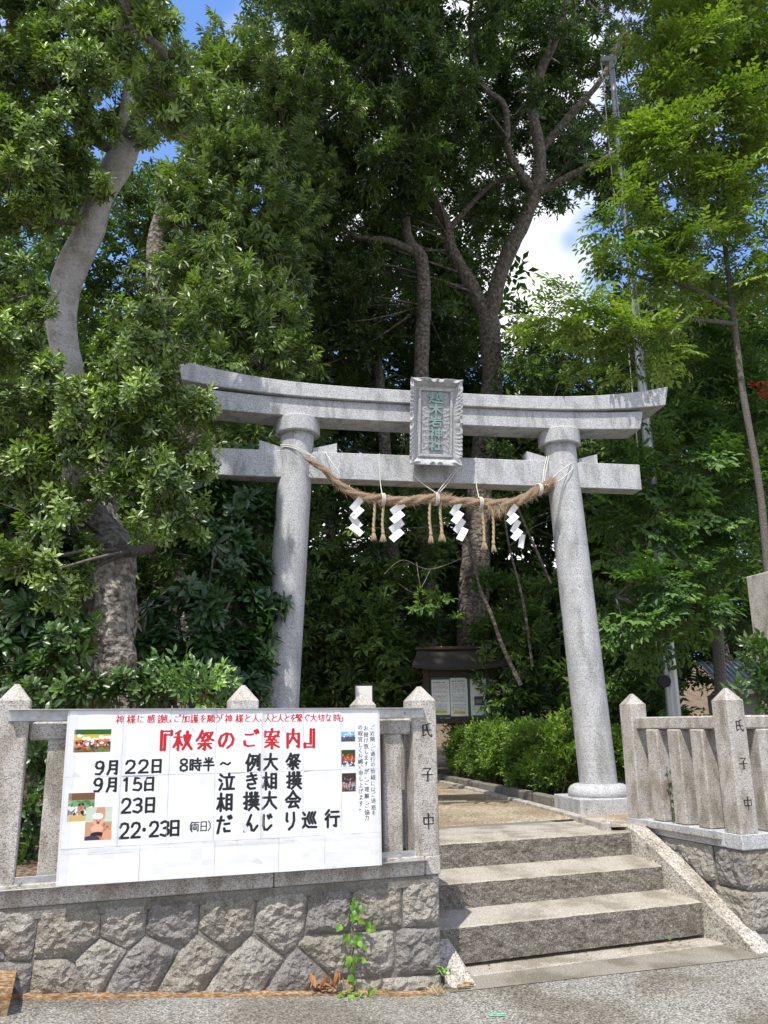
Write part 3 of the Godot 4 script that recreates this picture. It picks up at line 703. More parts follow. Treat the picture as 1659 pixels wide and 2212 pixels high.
# leaves in a whorl round an upright shoot
func rosette(near: int, seed_: int, n: int, length: float, width: float, wide: float, top: float, low: float, stem: float) -> ArrayMesh:
	var r := RandomNumberGenerator.new()
	r.seed = seed_
	var m := MB.new()
	stick(m, Vector3(0, -stem * 0.4, 0), Vector3(0, stem, 0), 0.003, near < 2)
	for i in n:
		var f := float(i) / (n - 1)
		var a := i * 2.39996 + r.randf() * 0.5
		var e := deg_to_rad(lerpf(low, top, f) + r.randf_range(-9, 9))
		var d := Vector3(cos(a) * cos(e), sin(e), sin(a) * cos(e))
		var put: Callable = [tiny_leaf, far_leaf, leaf][near]
		put.call(m, Vector3(0, lerpf(0.0, stem, f), 0), d, Vector3.UP if e < 1.2 else Vector3(cos(a), 0, sin(a)) * -1.0, length * r.randf_range(0.75, 1.1) * lerpf(1.0, 0.8, f), width * r.randf_range(0.85, 1.1), wide, r.randf_range(0.1, 0.3), 0.25)
	return m.mesh()

# leaves set along a leaning twig, hanging a little
func spray(near: int, seed_: int, n: int, length: float, width: float, twig: float, flatness: float, droop: float, sides := 0) -> ArrayMesh:
	var r := RandomNumberGenerator.new()
	r.seed = seed_
	var m := MB.new()
	var put: Callable = [tiny_leaf, far_leaf, leaf][near]
	var lines := [[Vector3.ZERO, Vector3(0, twig, 0)]]
	for k in sides:
		var y := twig * (0.25 + 0.5 * k / maxi(sides, 1))
		var s := 1.0 if k % 2 else -1.0
		lines.append([Vector3(0, y, 0), Vector3(s * twig * 0.42, y + twig * 0.36, r.randf_range(-0.08, 0.08) * twig)])
	var per := n / lines.size()
	for l in lines:
		stick(m, l[0], l[1], 0.0025, near < 2)
		var d: Vector3 = (l[1] - l[0]).normalized()
		var x := Vector3(d.y, -d.x, 0).normalized()
		for i in per:
			var f := (i + 0.5) / per
			var s := 1.0 if i % 2 else -1.0
			var a := r.randf_range(-1, 1) * (1.0 - flatness) * PI * 0.5
			var o := x * s * cos(a) + Vector3(0, 0, 1) * sin(a)
			var out: Vector3 = (o * 0.8 + d * r.randf_range(0.35, 0.75) + Vector3(0, 0, r.randf_range(-0.25, 0.25))).normalized()
			put.call(m, l[0].lerp(l[1], f), out, Vector3(r.randf_range(-0.4, 0.4), 0.2, 1.0), length * r.randf_range(0.7, 1.1), width * r.randf_range(0.8, 1.1), 0.45, droop * r.randf_range(0.4, 1.4), 0.3)
		put.call(m, l[1], d, Vector3(0, 0, 1), length, width, 0.45, droop, 0.3)
	return m.mesh()

# fills clumps [centre, radius] with sprigs and joins them into one mesh; tufts make the outline uneven
func foliage(clumps: Array, sprig: ArrayMesh, area: float, dense: float, dark: Array, light: Array, seed_: int, rise := 0.6, hang := false) -> ArrayMesh:
	var r := RandomNumberGenerator.new()
	r.seed = seed_
	var arr := sprig.surface_get_arrays(0)
	var sv: PackedVector3Array = arr[Mesh.ARRAY_VERTEX]
	var sn: PackedVector3Array = arr[Mesh.ARRAY_NORMAL]
	var ov := PackedVector3Array()
	var on := PackedVector3Array()
	var oc := PackedColorArray()
	var tint := PackedColorArray()
	tint.resize(sv.size())
	for c in clumps:
		var rad: float = c[1]
		var squash: float = c[2] if c.size() > 2 else 0.85
		var n := int(4.0 * PI * rad * rad / area * dense)
		var tufts := maxi(5, int(16.0 * rad))
		var ts := []
		for k in tufts:
			var d := Vector3(r.randfn(), r.randfn() * 0.9 + 0.12, r.randfn()).normalized()
			ts.append([c[0] + d * Vector3(rad, rad * squash, rad) * r.randf_range(0.3, 1.12), rad * r.randf_range(0.2, 0.46), d, r.randf()])
		for i in n:
			var t: Array = ts[r.randi() % tufts]
			var d := Vector3(r.randfn(), r.randfn(), r.randfn()).normalized()
			var p: Vector3 = t[0] + d * Vector3(1.0, 1.3, 1.0) * t[1] * pow(r.randf(), 0.45)
			var y: Vector3 = (d * 0.6 + t[2] * 0.55 + Vector3(0, rise, 0) + Vector3(r.randfn(), r.randfn(), r.randfn()) * 0.28).normalized()
			if hang:
				y.y = y.y * 0.5 - 0.15
				y = y.normalized()
			var z: Vector3 = Vector3(r.randfn() * 0.5, 1.0, r.randfn() * 0.5) if hang else d * 0.35 + t[2] * 0.35 + Vector3(r.randfn() * 0.5, 0.85 + r.randfn() * 0.4, 0.25 + r.randfn() * 0.5)
			var x := y.cross(z).normalized()
			z = x.cross(y)
			var turn := Basis(x, y, z)
			var k := clampf(r.randf() * 0.75 + t[3] * 0.3, 0.0, 1.0)
			k = pow(k, 1.35)
			tint.fill(Color(lerpf(dark[0], light[0], k), lerpf(dark[1], light[1], k), lerpf(dark[2], light[2], k)))
			ov.append_array(Transform3D(turn * r.randf_range(0.62, 1.34), p) * sv)
			on.append_array(Transform3D(turn, Vector3.ZERO) * sn)
			oc.append_array(tint)
	var out := []
	out.resize(Mesh.ARRAY_MAX)
	out[Mesh.ARRAY_VERTEX] = ov
	out[Mesh.ARRAY_NORMAL] = on
	out[Mesh.ARRAY_COLOR] = oc
	var am := ArrayMesh.new()
	am.add_surface_from_arrays(Mesh.PRIMITIVE_TRIANGLES, out)
	return am

func crown(parent: Node3D, called: String, mesh: ArrayMesh, m: Material) -> MeshInstance3D:
	var o := part(parent, called, mesh, m)
	o.set_meta("kind", "stuff")
	return o

# pixel clumps [px, py, depth, radius in pixels] to world clumps
func clumps_at(list: Array) -> Array:
	var out := []
	for c in list:
		out.append([at(c[0], c[1], c[2]), c[3] * per_pixel(c[0], c[1], c[2]) * 0.92])
	return out

# fills an area of the view with clumps between two depths, leaving round gaps [px, py, r]
func scatter(x0: float, y0: float, x1: float, y1: float, step: float, rad: float, d0: float, d1: float, gaps: Array, seed_: int) -> Array:
	var r := RandomNumberGenerator.new()
	r.seed = seed_
	var out := []
	var y := y0
	while y <= y1:
		var x := x0
		while x <= x1:
			var p := Vector2(x + r.randf_range(-0.5, 0.5) * step, y + r.randf_range(-0.5, 0.5) * step)
			var ok := true
			for g in gaps:
				if p.distance_to(Vector2(g[0], g[1])) < g[2] + rad * 0.72:
					ok = false
			var s := rad * r.randf_range(0.75, 1.25)
			var d := r.randf_range(d0, d1)
			if ok:
				out.append([p.x, p.y, d, s])
			x += step
		y += step
	return out

# thin branches from the nearest limb point to every clump
func branches(m: MB, stems: Array, clumps: Array, thick: float, every := 1) -> void:
	for i in range(0, clumps.size(), every):
		var c: Vector3 = clumps[i][0]
		var best := Vector3.ZERO
		var bd := 1e9
		for s in stems:
			for p in s:
				var d: float = p.distance_to(c) + maxf(p.y - c.y, 0.0) * 1.5
				if d < bd:
					bd = d
					best = p
		var mid := best.lerp(c, 0.5) + Vector3(bump.get_noise_3dv(c * 2.0), 0.12 + bump.get_noise_3dv(c * 3.0), bump.get_noise_3dv(c * 5.0)) * bd * 0.22
		var sp := smooth_path([best, mid, c, c + (c - mid).normalized() * clumps[i][1] * 0.5], [thick, thick * 0.62, thick * 0.34, thick * 0.12], 4)
		m.tube(sp[0], sp[1], 5)
		for k in 3:
			var q: Vector3 = c + Vector3(bump.get_noise_3dv(c * 7.0 + Vector3(k, 0, 0) * 9.0), bump.get_noise_3dv(c * 8.0 + Vector3(0, k, 0) * 9.0) + 0.1, bump.get_noise_3dv(c * 9.0 + Vector3(0, 0, k) * 9.0)) * clumps[i][1] * 2.4
			m.tube([mid.lerp(c, 0.6), (mid.lerp(c, 0.6) + q) * 0.5 + Vector3(0, 0.05, 0), q], [thick * 0.4, thick * 0.25, thick * 0.08], 4)

# a limb from view points [px, py, depth, radius in metres]
func limb(list: Array) -> Array:
	var p := []
	var r := []
	for c in list:
		p.append(at(c[0], c[1], c[2]))
		r.append(c[3])
	return smooth_path(p, r, 6)

func make_sprigs() -> void:
	M.sp_bay = rosette(1, 1, 13, 0.08, 0.0245, 0.62, 58, -4, 0.07)
	M.sp_young = rosette(2, 1, 17, 0.1, 0.027, 0.68, 66, 12, 0.085)
	M.sp_big = rosette(2, 2, 13, 0.17, 0.046, 0.6, 40, -14, 0.05)
	M.sp_oak = spray(1, 3, 12, 0.104, 0.037, 0.2, 0.15, 0.4)
	M.sp_camphor = spray(0, 4, 18, 0.115, 0.046, 0.26, 0.1, 0.35, 2)
	M.sp_elm = spray(1, 5, 24, 0.072, 0.034, 0.3, 0.75, 0.3, 3)
	M.sp_maple = spray(1, 6, 20, 0.082, 0.04, 0.3, 0.7, 0.35, 3)
	M.sp_nandina = spray(2, 6, 20, 0.06, 0.022, 0.2, 0.6, 0.3, 3)
	M.sp_camellia = spray(2, 7, 15, 0.085, 0.04, 0.2, 0.1, 0.25, 2)
	M.sp_shade = spray(0, 9, 15, 0.125, 0.056, 0.26, 0.1, 0.25, 2)
	M.sp_far = spray(0, 10, 15, 0.24, 0.11, 0.5, 0.1, 0.25, 2)
	M.sp_hedge = spray(0, 8, 16, 0.052, 0.028, 0.13, 0.1, 0.2, 2)
	M.leaf_gloss = leaf_mat([1, 1, 1], 0.4)
	M.leaf_gloss.metallic_specular = 0.72
	M.leaf_soft = leaf_mat([1, 1, 1], 0.5, [0.6, 0.75, 0.12])
	M.leaf_dark = leaf_mat([1, 1, 1], 0.45)

# ------------------------------------------------------------------ sky
func cloudy_sky() -> PanoramaSkyMaterial:
	var w := 1024
	var h := 512
	var n := FastNoiseLite.new()
	n.seed = 20
	n.frequency = 1.5
	n.fractal_octaves = 6
	n.fractal_gain = 0.52
	var im := Image.create(w, h, false, Image.FORMAT_RGBF)
	for y in h:
		var th := PI * (y + 0.5) / h
		for x in w:
			var ph := TAU * ((x + 0.5) / w - 0.5)
			var d := Vector3(sin(ph) * sin(th), cos(th), -cos(ph) * sin(th))
			var e := maxf(d.y, 0.0)
			var c := Color(0.36, 0.5, 0.74).lerp(Color(0.075, 0.2, 0.56), pow(e, 0.55))
			if d.y > -0.05:
				var q := d / (0.35 + e)
				var k := n.get_noise_3dv(q + Vector3(3.1, 0, 1.7)) + 0.22
				var cover := smoothstep(0.02, 0.3, k)
				var body := clampf(n.get_noise_3dv(q + Vector3(3.1, 0.12, 1.7)) * 1.6 + 0.55, 0.0, 1.0)
				c = c.lerp(Color(0.62, 0.66, 0.74).lerp(Color(1.05, 1.05, 1.06), body), cover)
			else:
				c = Color(0.22, 0.2, 0.17)
			im.set_pixel(x, y, c)
	var s := PanoramaSkyMaterial.new()
	s.panorama = ImageTexture.create_from_image(im)
	s.energy_multiplier = 1.0
	return s

# ------------------------------------------------------------------ stonework
# a rough-faced stone: outline in its wall's plane, swelling towards the viewer by up to bulge
func rough_stone(poly: Array, bulge: float, seed_: float, back := 0.05) -> ArrayMesh:
	var pts := PackedVector2Array()
	var mid := Vector2.ZERO
	for p in poly:
		mid += p
	mid /= poly.size()
	var per := 0.0
	for i in poly.size():
		per += poly[i].distance_to(poly[(i + 1) % poly.size()])
	var k := 56
	var acc := 0.0
	for i in poly.size():
		var a: Vector2 = poly[i]
		var b: Vector2 = poly[(i + 1) % poly.size()]
		var n := maxi(2, roundi(k * a.distance_to(b) / per))
		for j in n:
			var f := float(j) / n
			var p := a.lerp(b, f)
			var corner := clampf(minf(f, 1.0 - f) * a.distance_to(b) / 0.03, 0.0, 1.0)
			p = mid + (p - mid) * (lerpf(0.975, 0.992, corner) + 0.012 * bump.get_noise_2d(p.x * 14.0 + seed_, p.y * 14.0))
			pts.append(p)
	# faces chipped into small planes: a jittered net of points inside the outline
	var net := PackedVector2Array(pts)
	var r := RandomNumberGenerator.new()
	r.seed = int(seed_ * 10.0) + 7
	var lo := mid
	var hi := mid
	for p in pts:
		lo = lo.min(p)
		hi = hi.max(p)
	var gap := 0.021
	var y := lo.y + gap * 0.6
	while y < hi.y:
		var x := lo.x + gap * 0.6
		while x < hi.x:
			var p := Vector2(x + r.randf_range(-0.4, 0.4) * gap, y + r.randf_range(-0.4, 0.4) * gap)
			if Geometry2D.is_point_in_polygon(p, pts) and edge_distance(p, pts) > 0.008:
				net.append(p)
			x += gap
		y += gap
	var zs := PackedFloat32Array()
	for p in net:
		var e := edge_distance(p, pts)
		var swell := bulge * (1.0 - exp(-e / 0.022))
		var z := swell * (0.75 + 0.75 * bump.get_noise_3d(p.x * 6.5 + seed_, p.y * 6.5, seed_)) + swell * 0.55 * bump.get_noise_3d(p.x * 21.0, p.y * 21.0, seed_ * 3.0)
		z += (r.randf() - 0.5) * 0.006 * clampf(e / 0.01, 0.0, 1.0)
		zs.append(z - 0.002)
	var m := MB.new()
	var idx := Geometry2D.triangulate_delaunay(net)
	for t in range(0, idx.size(), 3):
		var q := []
		var c := Vector2.ZERO
		for k2 in 3:
			var s := net[idx[t + k2]]
			c += s / 3.0
			q.append(Vector3(s.x, s.y, zs[idx[t + k2]]))
		if Geometry2D.is_point_in_polygon(c, pts):
			m.tri(q[0], q[1], q[2], Vector3.BACK)
	for i in pts.size():
		var a := pts[i]
		var b := pts[(i + 1) % pts.size()]
		m.quad(Vector3(a.x, a.y, zs[i]), Vector3(b.x, b.y, zs[(i + 1) % pts.size()]), Vector3(b.x, b.y, -back), Vector3(a.x, a.y, -back), Vector3(a.x - mid.x, a.y - mid.y, 0))
	return m.mesh()

func edge_distance(p: Vector2, pts: PackedVector2Array) -> float:
	var d := 1e9
	for i in pts.size():
		d = minf(d, p.distance_squared_to(Geometry2D.get_closest_point_to_segment(p, pts[i], pts[(i + 1) % pts.size()])))
	return sqrt(d)

# square post with a low pyramid on top, edges eased
func post_mesh(w: float, y0: float, shoulder: float, tip: float) -> ArrayMesh:
	var m := MB.new()
	var h := w / 2
	var c := 0.008
	var rings := []
	for lv in [[y0, h], [shoulder - 0.006, h], [shoulder, h - 0.005], [tip - 0.006, 0.012]]:
		var q: float = lv[1]
		var e := minf(c, q * 0.4)
		rings.append(PackedVector3Array([Vector3(q - e, lv[0], q), Vector3(q, lv[0], q - e), Vector3(q, lv[0], -q + e), Vector3(q - e, lv[0], -q), Vector3(-q + e, lv[0], -q), Vector3(-q, lv[0], -q + e), Vector3(-q, lv[0], q - e), Vector3(-q + e, lv[0], q)]))
	m.loft(rings, false)
	return m.mesh()

func lettered_post(fence: Node3D, mesh: Mesh, xf: Transform3D, w: float) -> void:
	var p := part(fence, "post", mesh, M.granite_old, xf)
	var k := 0
	for ch in ["氏", "子", "中"]:
		var m := MB.new()
		carve(m, ch, Vector3(0.01, [1.555, 1.275, 0.985][k], w / 2), Vector2(0.088, 0.098), 0.085, 0.13, -0.004, 0.0006, 0.5)
		part(p, "carved_character", m.mesh(), M.ink)
		k += 1

var wall_stones := [
	[[-2.570, 0.687], [-2.292, 0.631], [-2.291, 0.540], [-2.300, 0.447], [-2.306, 0.394], [-2.417, 0.406], [-2.449, 0.461], [-2.550, 0.483]],
	[[-2.549, 0.478], [-2.454, 0.459], [-2.427, 0.406], [-2.543, 0.418]],
	[[-2.289, 0.646], [-1.969, 0.642], [-1.965, 0.476], [-2.050, 0.423], [-2.096, 0.392], [-2.297, 0.406], [-2.293, 0.533]],
	[[-1.966, 0.641], [-1.719, 0.641], [-1.724, 0.465], [-1.812, 0.404], [-1.963, 0.482]],
	[[-1.712, 0.642], [-1.432, 0.633], [-1.432, 0.457], [-1.465, 0.410], [-1.528, 0.378], [-1.721, 0.475]],
	[[-1.428, 0.633], [-1.106, 0.646], [-1.108, 0.541], [-1.114, 0.430], [-1.165, 0.392], [-1.246, 0.336], [-1.429, 0.470]],
	[[-1.094, 0.635], [-0.788, 0.634], [-0.805, 0.394], [-0.858, 0.329], [-0.930, 0.287], [-1.105, 0.429]],
	[[-0.775, 0.633], [-0.509, 0.628], [-0.519, 0.377], [-0.800, 0.389]],
	[[-0.498, 0.627], [-0.180, 0.624], [-0.179, 0.374], [-0.238, 0.372], [-0.411, 0.376], [-0.497, 0.379]],
	[[-0.167, 0.626], [0.078, 0.642], [0.078, 0.363], [-0.172, 0.373]],
	[[-2.543, 0.412], [-2.303, 0.386], [-2.296, 0.360], [-2.311, 0.20], [-2.527, 0.22]],
	[[-2.292, 0.395], [-2.117, 0.385], [-2.087, 0.359], [-2.046, 0.288], [-2.019, 0.218], [-2.019, 0.16], [-2.304, 0.19], [-2.298, 0.327]],
	[[-1.965, 0.473], [-1.815, 0.400], [-1.875, 0.317], [-1.948, 0.17], [-2.005, 0.17], [-2.021, 0.232], [-2.079, 0.338], [-2.084, 0.372]],
	[[-1.728, 0.465], [-1.538, 0.373], [-1.584, 0.288], [-1.666, 0.166], [-1.680, 0.12], [-1.941, 0.15], [-1.883, 0.281], [-1.804, 0.398]],
	[[-1.439, 0.448], [-1.259, 0.326], [-1.330, 0.234], [-1.425, 0.10], [-1.669, 0.12], [-1.617, 0.222], [-1.533, 0.365]],
	[[-1.410, 0.10], [-1.324, 0.231], [-1.232, 0.324], [-1.123, 0.411], [-0.925, 0.269], [-1.004, 0.183], [-1.086, 0.06]],
	[[-0.848, 0.326], [-0.670, 0.156], [-0.638, 0.134], [-0.660, 0.104], [-0.718, 0.04], [-0.835, 0.04], [-1.074, 0.06], [-0.934, 0.243]],
	[[-0.837, 0.369], [-0.800, 0.380], [-0.509, 0.369], [-0.520, 0.125], [-0.638, 0.143], [-0.748, 0.250], [-0.844, 0.332]],
	[[-0.494, 0.373], [-0.236, 0.363], [-0.230, 0.235], [-0.236, 0.147], [-0.357, 0.113], [-0.489, 0.124]],
	[[-0.219, 0.368], [0.078, 0.353], [0.078, 0.091], [-0.221, 0.108]],
	[[-0.489, 0.116], [-0.321, 0.095], [-0.318, 0.059], [-0.357, 0.0], [-0.644, 0.02], [-0.620, 0.125]],
	[[-0.308, 0.099], [0.078, 0.083], [0.078, -0.03], [-0.352, -0.01], [-0.311, 0.058]],
]

func to_poly(a: Array) -> Array:
	var o := []
	for p in a:
		o.append(Vector2(p[0], p[1]))
	return o

func road_height(s: float, v: float) -> float:
	# the street climbs to the left along the wall and is level before the steps
	return -0.1 * minf(s, 0.0) * smoothstep(0.0, 0.35, -s) + 0.012 * minf(v + 0.1, 0.0) * 0.0

func build_ground() -> void:
	# street: one sheet, finer near the steps
	var m := MB.new()
	var xs := [-90.0, -40.0, -15.0, -8.0, -5.0, -4.0]
	for i in 33:
		xs.append(-3.2 + i * 0.2)
	xs.append_array([3.6, 4.5, 6.0, 9.0, 16.0, 40.0, 90.0])
	var vs := [-90.0, -40.0, -12.0, -6.0, -4.0, -3.0, -2.0, -1.5, -1.0, -0.6, -0.3, 0.0, 0.3, 0.5]
	for i in xs.size() - 1:
		for j in vs.size() - 1:
			var q := []
			for c in [[0, 0], [1, 0], [1, 1], [0, 1]]:
				var s: float = xs[i + c[0]]
				var v: float = vs[j + c[1]]
				q.append(Vector3(s, road_height(maxf(s, -4.0), v), -v))
			m.quad(q[0], q[1], q[2], q[3], Vector3.UP)
	structure("road", m.mesh(), M.asphalt, street)
	# garden ground inside the fence and beyond, rising to a wooded bank
	m = MB.new()
	var gx := []
	for i in 41:
		gx.append(-60.0 + i * 3.0)
	var gv := [0.12, 1.0, 2.0, 3.0, 5.0, 8.0, 11.0, 14.0, 17.0, 20.0, 24.0, 30.0, 40.0, 70.0, 120.0]
	for part_ in 2:
		for i in gx.size() - 1:
			for j in gv.size() - 1:
				var s0: float = gx[i]
				var s1: float = gx[i + 1]
				# the opening for the steps
				if gv[j] < 1.5:
					if part_ == 0:
						s1 = minf(s1, 0.0)
					else:
						s0 = maxf(s0, 2.5)
					if s1 <= s0 or (part_ == 0 and s0 >= 0.0):
						continue
				elif part_ == 1:
					continue
				var q := []
				for c in [[s0, j], [s1, j], [s1, j + 1], [s0, j + 1]]:
					var v: float = gv[c[1]]
					var y := 0.715 + 5.0 * smoothstep(16.0, 40.0, v) + 0.05 * bump.get_noise_2d(c[0], v) * smoothstep(3.0, 6.0, v)
					q.append(Vector3(c[0], y, -v))
				m.quad(q[0], q[1], q[2], q[3], Vector3.UP)
	structure("ground", m.mesh(), M.soil, street)
	# kerb strip at the foot of the left wall, stained by iron
	m = MB.new()
	for i in 30:
		var s0 := -3.4 + i * 0.114
		var s1 := s0 + 0.114
		var w0 := 0.155 + 0.012 * bump.get_noise_1d(s0 * 9.0)
		var w1 := 0.155 + 0.012 * bump.get_noise_1d(s1 * 9.0)
		m.quad(Vector3(s0, road_height(s0, 0) + 0.012, 0.05), Vector3(s1, road_height(s1, 0) + 0.012, 0.05), Vector3(s1, road_height(s1, 0) + 0.01, w1), Vector3(s0, road_height(s0, 0) + 0.01, w0), Vector3.UP)
		m.quad(Vector3(s1, road_height(s1, 0) + 0.01, w1), Vector3(s0, road_height(s0, 0) + 0.01, w0), Vector3(s0, road_height(s0, 0) - 0.02, w0 + 0.004), Vector3(s1, road_height(s1, 0) - 0.02, w1 + 0.004), Vector3.BACK)
	structure("kerb_strip", m.mesh(), M.rust, street)
	# concrete apron in front of the steps
	m = MB.new()
	m.quad(Vector3(0.1, 0.004, 0.16), Vector3(3.4, 0.004, 0.35), Vector3(3.4, 0.004, -0.1), Vector3(0.1, 0.004, -0.1), Vector3.UP)
	structure("apron", m.mesh(), M.apron, street)
	# path of exposed gravel, edged by granite kerbs
	m = MB.new()
	var lx := [-2.2, -2.2, -2.0, -2.0, -2.4, -5.0]
	var rx := [1.11, 1.11, 1.09, 1.05, 1.0, -0.5]
	var pv := [-0.6, 0.0, 2.0, 3.5, 5.0, 9.0]
	var to_gate := gate.affine_inverse() * street
	var f0 := to_gate * Vector3(-0.6, 0.722, -1.738)
	var f1 := to_gate * Vector3(2.36, 0.722, -1.738)
	m.quad(f0, f1, Vector3(1.11, 0.728, 0.6), Vector3(-2.2, 0.728, 0.6), Vector3.UP)
	for i in 5:
		m.quad(Vector3(lx[i], 0.728, -pv[i]), Vector3(rx[i], 0.728, -pv[i]), Vector3(rx[i + 1], 0.728, -pv[i + 1]), Vector3(lx[i + 1], 0.728, -pv[i + 1]), Vector3.UP)
	structure("path", m.mesh(), M.path, gate)
	var kb := thing("path_kerb", "low granite kerb stones edging the gravel path beside the gate plinth", "kerb", gate)
	var kv := [-1.28, -0.4, 0.75, 1.9, 3.0, 4.2, 5.4]
	var kx := [1.15, 1.15, 1.15, 1.13, 1.1, 1.06, 0.95]
	for i in 6:
		var a := Vector3(kx[i], 0.0, -kv[i] - 0.004)
		var b := Vector3(kx[i + 1], 0.0, -kv[i + 1] + 0.004)
		var mb := MB.new()
		var x := Basis.looking_at(b - a, Vector3.UP)
		mb.cbox(Transform3D(x, (a + b) / 2 + Vector3(0, 0.7, 0)), Vector3(0.085, 0.12, a.distance_to(b)), 0.01)
		part(kb, "kerb_stone", mb.mesh(), M.granite_old)
	m = MB.new()
	m.quad(Vector3(1.19, 0.722, 1.3), Vector3(3.4, 0.722, 1.3), Vector3(3.4, 0.722, -0.6), Vector3(1.19, 0.722, -0.6), Vector3.UP)
	m.quad(Vector3(1.19, 0.722, -0.6), Vector3(1.42, 0.722, -0.6), Vector3(1.2, 0.722, -4.0), Vector3(1.1, 0.722, -4.0), Vector3.UP)
	structure("sand_strip", m.mesh(), M.sand, gate)
	var hk := thing("hedge_kerb", "weathered concrete kerb in front of the clipped green hedge", "kerb", gate)
	var hx := [1.36, 1.3, 1.22, 1.12, 0.9]
	var hv := [0.45, 1.8, 3.2, 4.8, 6.4]
	for i in 4:
		var a := Vector3(hx[i], 0.0, -hv[i] - 0.004)
		var b := Vector3(hx[i + 1], 0.0, -hv[i + 1] + 0.004)
		var mb := MB.new()
		mb.cbox(Transform3D(Basis.looking_at(b - a, Vector3.UP), (a + b) / 2 + Vector3(0, 0.73, 0)), Vector3(0.11, 0.2, a.distance_to(b)), 0.012)
		part(hk, "kerb_stone", mb.mesh(), M.mortar)
	m = MB.new()
	m.quad(Vector3(1.0, 0.77, -6.0), Vector3(1.42, 0.77, -0.45), Vector3(4.5, 0.76, -0.6), Vector3(4.5, 0.76, -6.0), Vector3.UP)
	structure("planting_bed", m.mesh(), M.litter, gate)

func build_left_wall() -> void:
	var t := thing("retaining_wall", "low wall of rough grey granite blocks under the festival notice", "wall", street)
	part(t, "mortar_core", cube(-3.7, 0.07, -0.15, 0.6, 0.062, -0.3, 0.003), M.mortar)
	part(t, "mortar_band", cube(-3.7, 0.076, 0.598, 0.662, 0.082, -0.12, 0.004), M.mortar)
	for i in wall_stones.size():
		part(t, "stone", rough_stone(to_poly(wall_stones[i]), 0.034, i * 7.3), M["rock%d" % ((i * 7) % 3)], shift(0, 0, 0.07))
	# more of the wall beyond the left edge of the view
	for k in 4:
		var x := -3.66 + (k % 2) * 0.56
		var y := 0.42 if k < 2 else 0.2
		part(t, "stone", rough_stone([Vector2(x, y), Vector2(x + 0.54, y), Vector2(x + 0.53, y + 0.2), Vector2(x + 0.01, y + 0.21)], 0.034, 200.0 + k * 5.0), M.rock1, shift(0, 0, 0.07))
	var cuts := [-3.7, -2.52, -1.0, -0.02]
	for i in 3:
		part(t, "capping_stone", cube(cuts[i] + 0.003, cuts[i + 1] - 0.003, 0.664, 0.779, 0.09, -0.14, 0.006), M.granite_old)
	part(t, "capping_stone", cube(-0.018, 0.086, 0.664, 0.777, 0.0895, -1.3, 0.006), M.granite_old)
	part(t, "side_wall", cube(-0.16, 0.074, -0.05, 0.662, -0.125, -1.3, 0.003), M.mortar)
	var f := thing("stone_fence", "weathered granite post fence standing behind the white festival notice", "fence", street)
	var pm := post_mesh(0.171, 0.7795, 1.752, 1.847)
	for s in [-2.51, -1.202]:
		part(f, "post", pm, M.granite_old, shift(s, 0, 0))
	part(f, "post", pm, M.granite_old, shift(0.0, 0, -1.17))
	part(f, "post", pm, M.granite_old, shift(-3.75, 0, 0))
	lettered_post(f, pm, shift(0, -0.001, 0), 0.171)
	for r in [[-3.66, -2.6], [-2.42, -1.29], [-1.115, -0.087]]:
		part(f, "rail", cube(r[0], r[1], 1.528, 1.63, 0.055, -0.055, 0.01), M.granite_old)
	part(f, "rail", cube(-0.055, 0.055, 1.528, 1.63, -0.087, -1.083, 0.01), M.granite_old)
	var bm := cube(-0.066, 0.066, 0.7795, 1.527, 0.054, -0.054, 0.008)
	for s in [-3.35, -2.95, -2.25, -1.986, -1.724, -1.462, -0.96, -0.72, -0.46, -0.22]:
		part(f, "baluster", bm, M.granite_old, shift(s, 0, 0))
	for v in [0.3, 0.585, 0.87]:
		part(f, "baluster", bm, M.granite_old, shift(0, 0, -v))

